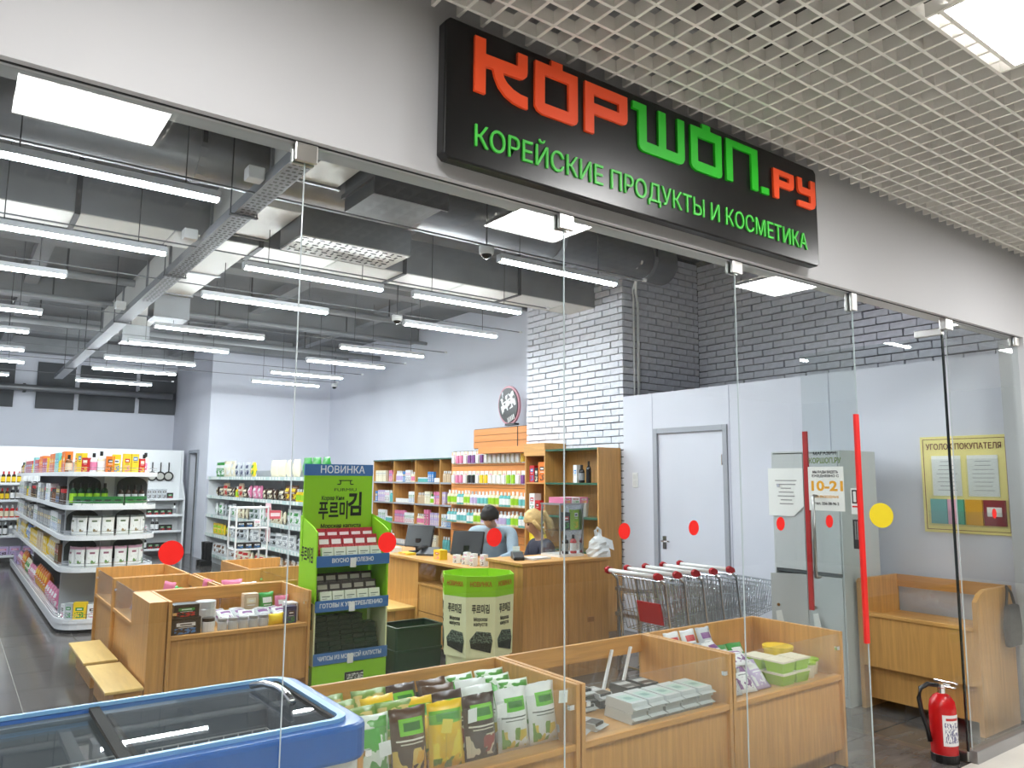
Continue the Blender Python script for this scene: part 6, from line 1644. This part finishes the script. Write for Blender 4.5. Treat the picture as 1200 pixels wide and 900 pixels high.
# acrylic showcase
t = thing('acrylic_showcase', 'tall clear acrylic showcase on the cash desk with boxes on top', 'showcase', (4.25, 5.10, 0.9405))
w_, d_, h_ = 0.27, 0.26, 0.44
ob('showcase_base', MB().box(0, w_, 0, d_, 0, 0.02), M_white_pl, t)
ob('glass_wall', MB().box(0, w_, 0, 0.005, 0.02, h_), M_plexi, t)
ob('glass_wall', MB().box(0, w_, d_ - 0.005, d_, 0.02, h_), M_plexi, t)
ob('glass_wall', MB().box(0, 0.005, 0.005, d_ - 0.005, 0.02, h_), M_plexi, t)
ob('mirror_wall', MB().box(w_ - 0.006, w_, 0.005, d_ - 0.005, 0.02, h_), mat('showcase_mirror', srgb(190, 194, 198), 0.15, 0.9), t)
for x in (0, w_ - 0.012):
    for y in (0, d_ - 0.012):
        ob('corner_post', MB().box(x, x + 0.012, y, y + 0.012, 0.02, h_), M_alu, t)
ob('showcase_top', MB().box(-0.004, w_ + 0.004, -0.004, d_ + 0.004, h_, h_ + 0.015), M_alu, t)
ob('inner_shelf', MB().box(0.012, w_ - 0.012, 0.012, d_ - 0.012, 0.22, 0.225), M_plexi, t)
good('bottle', m_bottle(0.03, 0.16, BLACK, BLACK, GREY), (4.36, 5.13, 0.962), 0, 'black bottle inside the acrylic showcase', 'bottle', None)
good('bottle', m_bottle(0.028, 0.16, RED, BLACK, WHITE), (4.46, 5.14, 0.962), 0, 'dark red bottle inside the acrylic showcase', 'bottle', None)
good('carton', m_box(0.08, 0.06, 0.15, BLACK, 4), (4.36, 5.14, 1.167), 0, 'black carton on the inner shelf of the acrylic showcase', 'box', None)
good('carton', m_box(0.06, 0.06, 0.17, LIME, 4), (4.47, 5.14, 1.167), 0, 'lime carton on the inner shelf of the acrylic showcase', 'box', None)
for i in range(3):
    good('carton', m_box(0.09, 0.2, 0.05, (PINK, WHITE, PINK)[i], 12), (4.32 + i * 0.095, 5.08, 1.397), 0, ('pink flat box on the showcase top, left', 'white flat box on the showcase top, between two pink ones', 'pink flat box on the showcase top, right')[i], 'box', None)
# white carrier bag
t = thing('carrier_bag', 'crumpled white plastic carrier bag at the end of the cash desk', 'bag', (4.60, 5.00, 0.9405))
def crumple(seed, rx, ry, h, n=14, m=9):
    r = random.Random(seed); vs = []; fs = []
    for j in range(m):
        v = j / (m - 1)
        prof = (1.0, 1.06, 1.05, 1.0, 0.93, 0.8, 0.6, 0.34, 0.12)[j]
        for i in range(n):
            a = 2 * PI * i / n
            q = prof * (1 + r.uniform(-0.13, 0.13) + 0.06 * math.sin(5 * a + 3 * v))
            vs.append((rx * q * math.cos(a), ry * q * math.sin(a), v * h * (1 + r.uniform(-0.04, 0.04) * (j > 0))))
    for j in range(m - 1):
        for i in range(n):
            fs.append((j * n + i, j * n + (i + 1) % n, (j + 1) * n + (i + 1) % n, (j + 1) * n + i))
    fs.append(tuple(range(n - 1, -1, -1))); fs.append(tuple((m - 1) * n + i for i in range(n)))
    return MB().add(vs, fs)
M_film = mat('carrier_white', srgb(236, 238, 240), 0.35)
ob('bag_body', crumple(4, 0.10, 0.085, 0.2), M_film, t)
ob('bag_handle', MB().tube([(-0.02, 0, 0.18), (-0.035, 0.0, 0.22), (-0.01, 0.0, 0.245), (0.02, 0.0, 0.225), (0.02, 0, 0.18)], [0.018, 0.014, 0.012, 0.014, 0.018], 6), M_film, t)
ob('bag_flap', MB().hexa([(0.05, -0.06, 0.08), (0.14, -0.05, 0.05), (0.14, -0.045, 0.05), (0.05, -0.055, 0.08), (0.03, -0.03, 0.17), (0.15, -0.02, 0.13), (0.15, -0.015, 0.13), (0.03, -0.025, 0.17)]), M_film, t)
t = thing('side_cabinet', 'small wooden cabinet under the yellow bag behind the cash desk', 'cabinet', (5.06, 6.46, 0))
ob('cabinet_body', MB().box(0, 0.28, 0, 0.28, 0.0, 0.80), M_wood, t)
ob('cabinet_top', MB().box(-0.01, 0.29, -0.01, 0.29, 0.80, 0.825), M_wood_h, t)
ob('cabinet_door', MB().box(-0.012, 0.0, 0.01, 0.27, 0.05, 0.78), M_wood, t)
t = thing('yellow_bag', 'bright yellow tied bag on a cabinet behind the fair-haired person', 'bag', (5.20, 6.60, 0.8255))
ob('bag_body', crumple(9, 0.10, 0.09, 0.32), mat('bag_yellow', srgb(244, 214, 20), 0.35), t)
ob('bag_tuft', crumple(12, 0.06, 0.05, 0.09, 10), mat('bag_cream', srgb(250, 240, 180), 0.4), t, (0, 0, 0.295))
good('carton', m_box(0.2, 0.14, 0.015, WHITE, 13), (4.02, 5.05, 0.941), 0.1, 'white papers lying on the cash desk beside the terminal', 'papers', None)
# ================================================================ PEOPLE
def skin_mesh(name, chains, material, parent, root=0, sub=2):
    """chains: list of lists of (x,y,z,r); points that repeat are welded"""
    vs, ed, rad, idx = [], [], [], {}
    for ch in chains:
        prev = None
        for x, y, z, r in ch:
            k = (round(x, 4), round(y, 4), round(z, 4))
            if k not in idx:
                idx[k] = len(vs); vs.append(k); rad.append(r)
            i = idx[k]
            if prev is not None and prev != i:
                ed.append((prev, i))
            prev = i
    me = bpy.data.meshes.new(name)
    me.from_pydata(vs, ed, [])
    me.materials.append(material)
    o = put(name, me, parent)
    md = o.modifiers.new('skin', 'SKIN')
    md.use_smooth_shade = True
    md.branch_smoothing = 0.4
    data = me.skin_vertices[0].data
    for i, r in enumerate(rad):
        rr = r if isinstance(r, tuple) else (r, r)
        data[i].radius = rr
        data[i].use_root = (i == root)
    sb = o.modifiers.new('smooth', 'SUBSURF')
    sb.levels = sub; sb.render_levels = sub
    return o

def person(label, loc, rot, shirt, trousers, hairc, lean, head_dir, hair_kind, skin=srgb(214, 168, 140), arms='desk', sz=0.5, bow=0.0, wide=1.0):
    """seated, facing local -y"""
    t = thing('person', label, 'person', loc, rot)
    M_skin = mat('skin_' + hair_kind, skin, 0.5)
    # spine leaning forward by `lean`
    def sp(h, off=0.0):
        return (0.0, -math.sin(lean) * h + off, sz + math.cos(lean) * h)
    pel, waist, chest, upper = sp(0.02), sp(0.18), sp(0.34), sp(0.45)
    nk0, nk1 = sp(0.50), sp(0.57 - bow)
    nod = head_dir
    hc = (nk1[0], nk1[1] - 0.02 - 0.05 * math.sin(nod) - bow, nk1[2] + 0.10 - bow * 0.4)
    top = (hc[0], hc[1] - 0.055 * math.sin(nod), hc[2] + 0.07 * math.cos(nod * 0.5))
    jaw = (hc[0], hc[1] - 0.03 * math.cos(nod) - 0.02, hc[2] - 0.055)
    body = [[(*pel, (0.14, 0.10)), (*waist, (0.125, 0.09)), (*chest, (0.15, 0.1)), (*upper, (0.11, 0.075)), (*nk0, 0.052), (*nk1, 0.05), (*jaw, (0.056, 0.06)), (*hc, (0.076, 0.088)), (*top, (0.062, 0.07))]]
    shirt_c = [[(*sp(-0.02), (0.165, 0.125)), (*waist, (0.155, 0.115)), (*chest, (0.178 * wide, 0.122)), (*upper, (0.135, 0.09)), (*sp(0.495), (0.068, 0.062))]]
    for s in (-1, 1):
        sh = (s * 0.175 * wide, upper[1], upper[2] - 0.01)
        if arms == 'desk':
            el = (s * 0.25, upper[1] - 0.14, upper[2] - 0.24)
            wr = (s * 0.11, upper[1] - 0.34, upper[2] - 0.27)
        else:
            el = (s * 0.22, upper[1] - 0.10, upper[2] - 0.27)
            wr = (s * 0.10, upper[1] - 0.30, upper[2] - 0.25)
        hd = (wr[0] - s * 0.03, wr[1] - 0.06, wr[2] - 0.005)
        kn = (s * 0.12, -0.44, sz + 0.02); an = (s * 0.12, -0.42, 0.09); to = (s * 0.13, -0.56, 0.05); hip = (s * 0.09, pel[1] - 0.02, sz)
        body.append([(*upper, (0.11, 0.075)), (*sh, 0.055), (*el, 0.042), (*wr, 0.03), (*hd, (0.036, 0.022))])
        body.append([(*pel, (0.14, 0.10)), (*hip, 0.085), (*kn, 0.06), (*an, 0.04), (*to, (0.035, 0.03))])
        shirt_c.append([(*upper, (0.135, 0.09)), (*sh, 0.075), (*el, 0.058), (*lerp(el, wr, 0.75), 0.046)])
        # fingers
        fin = []
        for q in range(4):
            fx = (q - 1.5) * 0.019
            L2 = (0.055, 0.066, 0.062, 0.048)[q]
            fin.append([(*hd, (0.034, 0.02)), (hd[0] + fx, hd[1] - 0.035, hd[2], 0.0095), (hd[0] + fx, hd[1] - 0.035 - L2 * 0.6, hd[2] - 0.008, 0.0085), (hd[0] + fx, hd[1] - 0.035 - L2, hd[2] - 0.028, 0.0075)])
        fin.append([(*hd, (0.034, 0.02)), (hd[0] - s * 0.038, hd[1] - 0.012, hd[2] - 0.004, 0.011), (hd[0] - s * 0.05, hd[1] - 0.045, hd[2] - 0.015, 0.009)])
        skin_mesh('hand', fin, M_skin, t, 0, 1)
        skin_mesh('trouser_leg', [[(hip[0], hip[1] + 0.02, hip[2], 0.115), (*lerp(hip, kn, 0.5), 0.095), (*kn, 0.082), (*lerp(kn, an, 0.5), 0.068), (an[0], an[1], an[2] + 0.02, 0.06)]], trousers, t)
        skin_mesh('shoe', [[(an[0], an[1] + 0.03, 0.045, 0.045), (an[0], an[1] - 0.06, 0.045, 0.046), (to[0], to[1] - 0.03, 0.036, 0.036)]], M_black, t, 0, 1)
    skin_mesh('body', body, M_skin, t)
    skin_mesh('top_garment', shirt_c, shirt, t)
    # face: forward direction of the head, pitched down by nod
    f = Vector((0, -math.cos(nod), -math.sin(nod))); u = Vector((0, -math.sin(nod), math.cos(nod))); h0 = Vector(hc)
    def hp(x, fo, up): return h0 + Vector((x, 0, 0)) + f * fo + u * up
    for s in (-1, 1):
        p = hp(s * 0.032, 0.072, 0.012)
        ob('eye', MB().lathe([(0.004, -0.010), (0.010, -0.005), (0.012, 0), (0.010, 0.005), (0.004, 0.010)], 10), mat('eye_dark', srgb(40, 30, 26), 0.2), t, p, sm=True)
        b0, b1 = hp(s * 0.05, 0.074, 0.035), hp(s * 0.016, 0.08, 0.036)
        ob('eyebrow', MB().tube([b0, b1], 0.006, 6), hairc, t)
        e0 = hp(s * 0.082, 0.0, -0.005)
        ob('ear', MB().lathe([(0.012, -0.03), (0.02, -0.012), (0.021, 0.01), (0.012, 0.03)], 10, sx=0.5), M_skin, t, e0, sm=True)
    n0, n1, n2 = hp(0, 0.078, 0.012), hp(0, 0.098, -0.02), hp(0, 0.078, -0.028)
    ob('nose', MB().tube([n0, n1, n2], [0.008, 0.014, 0.008], 8), M_skin, t, sm=True)
    ob('mouth', MB().tube([hp(-0.022, 0.07, -0.052), hp(0, 0.078, -0.053), hp(0.022, 0.07, -0.052)], [0.004, 0.007, 0.004], 6), mat('lip', srgb(170, 96, 90), 0.4), t)
    # hair cap
    hb = MB(); nA, nB = 16, 9; r = random.Random(5)
    vs = []; fs = []
    for j in range(nB + 1):
        th = (PI * 0.60) * j / nB
        for i in range(nA):
            ph = 2 * PI * i / nA
            front_ = math.cos(ph)       # +1 is the face side
            tt = th * (1.0 - 0.33 * max(0, front_) ** 0.8)
            rr = 0.104 + r.uniform(-0.004, 0.007)
            d = u * math.cos(tt) + (f * front_ + Vector((1, 0, 0)) * math.sin(ph)) * math.sin(tt)
            d = Vector((d.x * 0.92, d.y, d.z))
            vs.append(tuple(h0 + u * 0.018 - f * 0.008 + d * rr * (1.08 if j < 4 else 1.0)))
    for j in range(nB):
        for i in range(nA):
            fs.append((j * nA + i, (j + 1) * nA + i, (j + 1) * nA + (i + 1) % nA, j * nA + (i + 1) % nA))
    ob('hair', hb.add(vs, fs), hairc, t, sm=True)
    if hair_kind == 'long':
        pb = hp(0, -0.10, 0.03)
        ob('ponytail', MB().tube([hp(0, -0.085, 0.05), hp(0.0, -0.125, 0.03), hp(0.01, -0.14, -0.06), hp(0.015, -0.12, -0.15), hp(0.015, -0.10, -0.2)], [0.03, 0.042, 0.04, 0.03, 0.01], 10), hairc, t, sm=True)
        ob('side_lock', MB().tube([hp(0.085, 0.03, 0.04), hp(0.098, 0.01, -0.04), hp(0.09, -0.02, -0.13)], [0.02, 0.024, 0.008], 8), hairc, t, sm=True)
        ob('side_lock', MB().tube([hp(-0.085, 0.03, 0.04), hp(-0.098, 0.01, -0.04), hp(-0.09, -0.02, -0.13)], [0.02, 0.024, 0.008], 8), hairc, t, sm=True)
    return t
M_shirt = mat('shirt_greyblue', srgb(158, 176, 190), 0.8, var=0.08, scale=18)
M_navy = mat('jacket_navy', srgb(34, 36, 56), 0.8, var=0.15, scale=14)
M_jean = mat('jeans_dark', srgb(40, 48, 70), 0.8)
def stool(x, y, z, lab):
    t = thing('stool', lab, 'stool', (x, y, 0))
    ob('stool_seat', MB().lathe([(0.16, z - 0.05), (0.17, z - 0.03), (0.16, z)], 20), M_black, t)
    for i in range(4):
        a = PI / 4 + i * PI / 2
        ob('stool_leg', MB().tube([(0.12 * math.cos(a), 0.12 * math.sin(a), z - 0.05), (0.17 * math.cos(a), 0.17 * math.sin(a), 0)], 0.012, 8), M_chrome, t)
# man faces the counter (towards -x and the camera), head bowed
stool(4.75, 6.77, 0.52, 'black stool under the person in the grey-blue shirt')
person('person in a grey-blue shirt with short dark hair, bowed over the counter', (4.75, 6.77, 0.0), -0.85, M_shirt, M_jean, mat('hair_dark', srgb(26, 22, 22), 0.6), 0.30, 0.75, 'short', skin=srgb(214, 168, 142), sz=0.63, bow=0.05, wide=1.2)
stool(4.83, 5.92, 0.405, 'black stool under the person with the fair ponytail')
person('person in a dark navy jacket with fair ponytail, beside the bowed colleague', (4.83, 5.92, 0.0), -1.9, M_navy, M_jean, mat('hair_fair', srgb(206, 170, 110), 0.6, var=0.2, scale=30), 0.25, 0.45, 'long', arms='lap', sz=0.53, wide=1.1)

# ================================================================ labels: tell look-alikes apart by their order in the picture
ORD = ['', 'first', 'second', 'third', 'fourth', 'fifth', 'sixth', 'seventh', 'eighth', 'ninth', 'tenth', 'eleventh', 'twelfth', 'thirteenth', 'fourteenth', 'fifteenth', 'sixteenth', 'seventeenth', 'eighteenth', 'nineteenth', 'twentieth']
ORD += ['twenty-' + w for w in ORD[1:10]] + ['thirtieth'] + ['thirty-' + w for w in ORD[1:10]] + ['fortieth'] + ['forty-' + w for w in ORD[1:10]]
def screen_u(o):
    p = Vector(o.location) - Vector((0, 0, 1.6))
    return sum(CR[0][i] * p[i] for i in range(3)) / sum(CR[2][i] * p[i] for i in range(3))
same = {}
for o in COL.objects:
    if o.parent is None and o.get('category') and o.get('label'):
        same.setdefault(o['label'], []).append(o)
for lab, os_ in same.items():
    if len(os_) > 1 and len(os_) < len(ORD):
        os_.sort(key=screen_u)
        for i, o in enumerate(os_):
            o['label'] = '%s, %s from left' % (lab, ORD[i + 1])
            if len(o['label'].split()) > 16: print('LONG', o['label'])
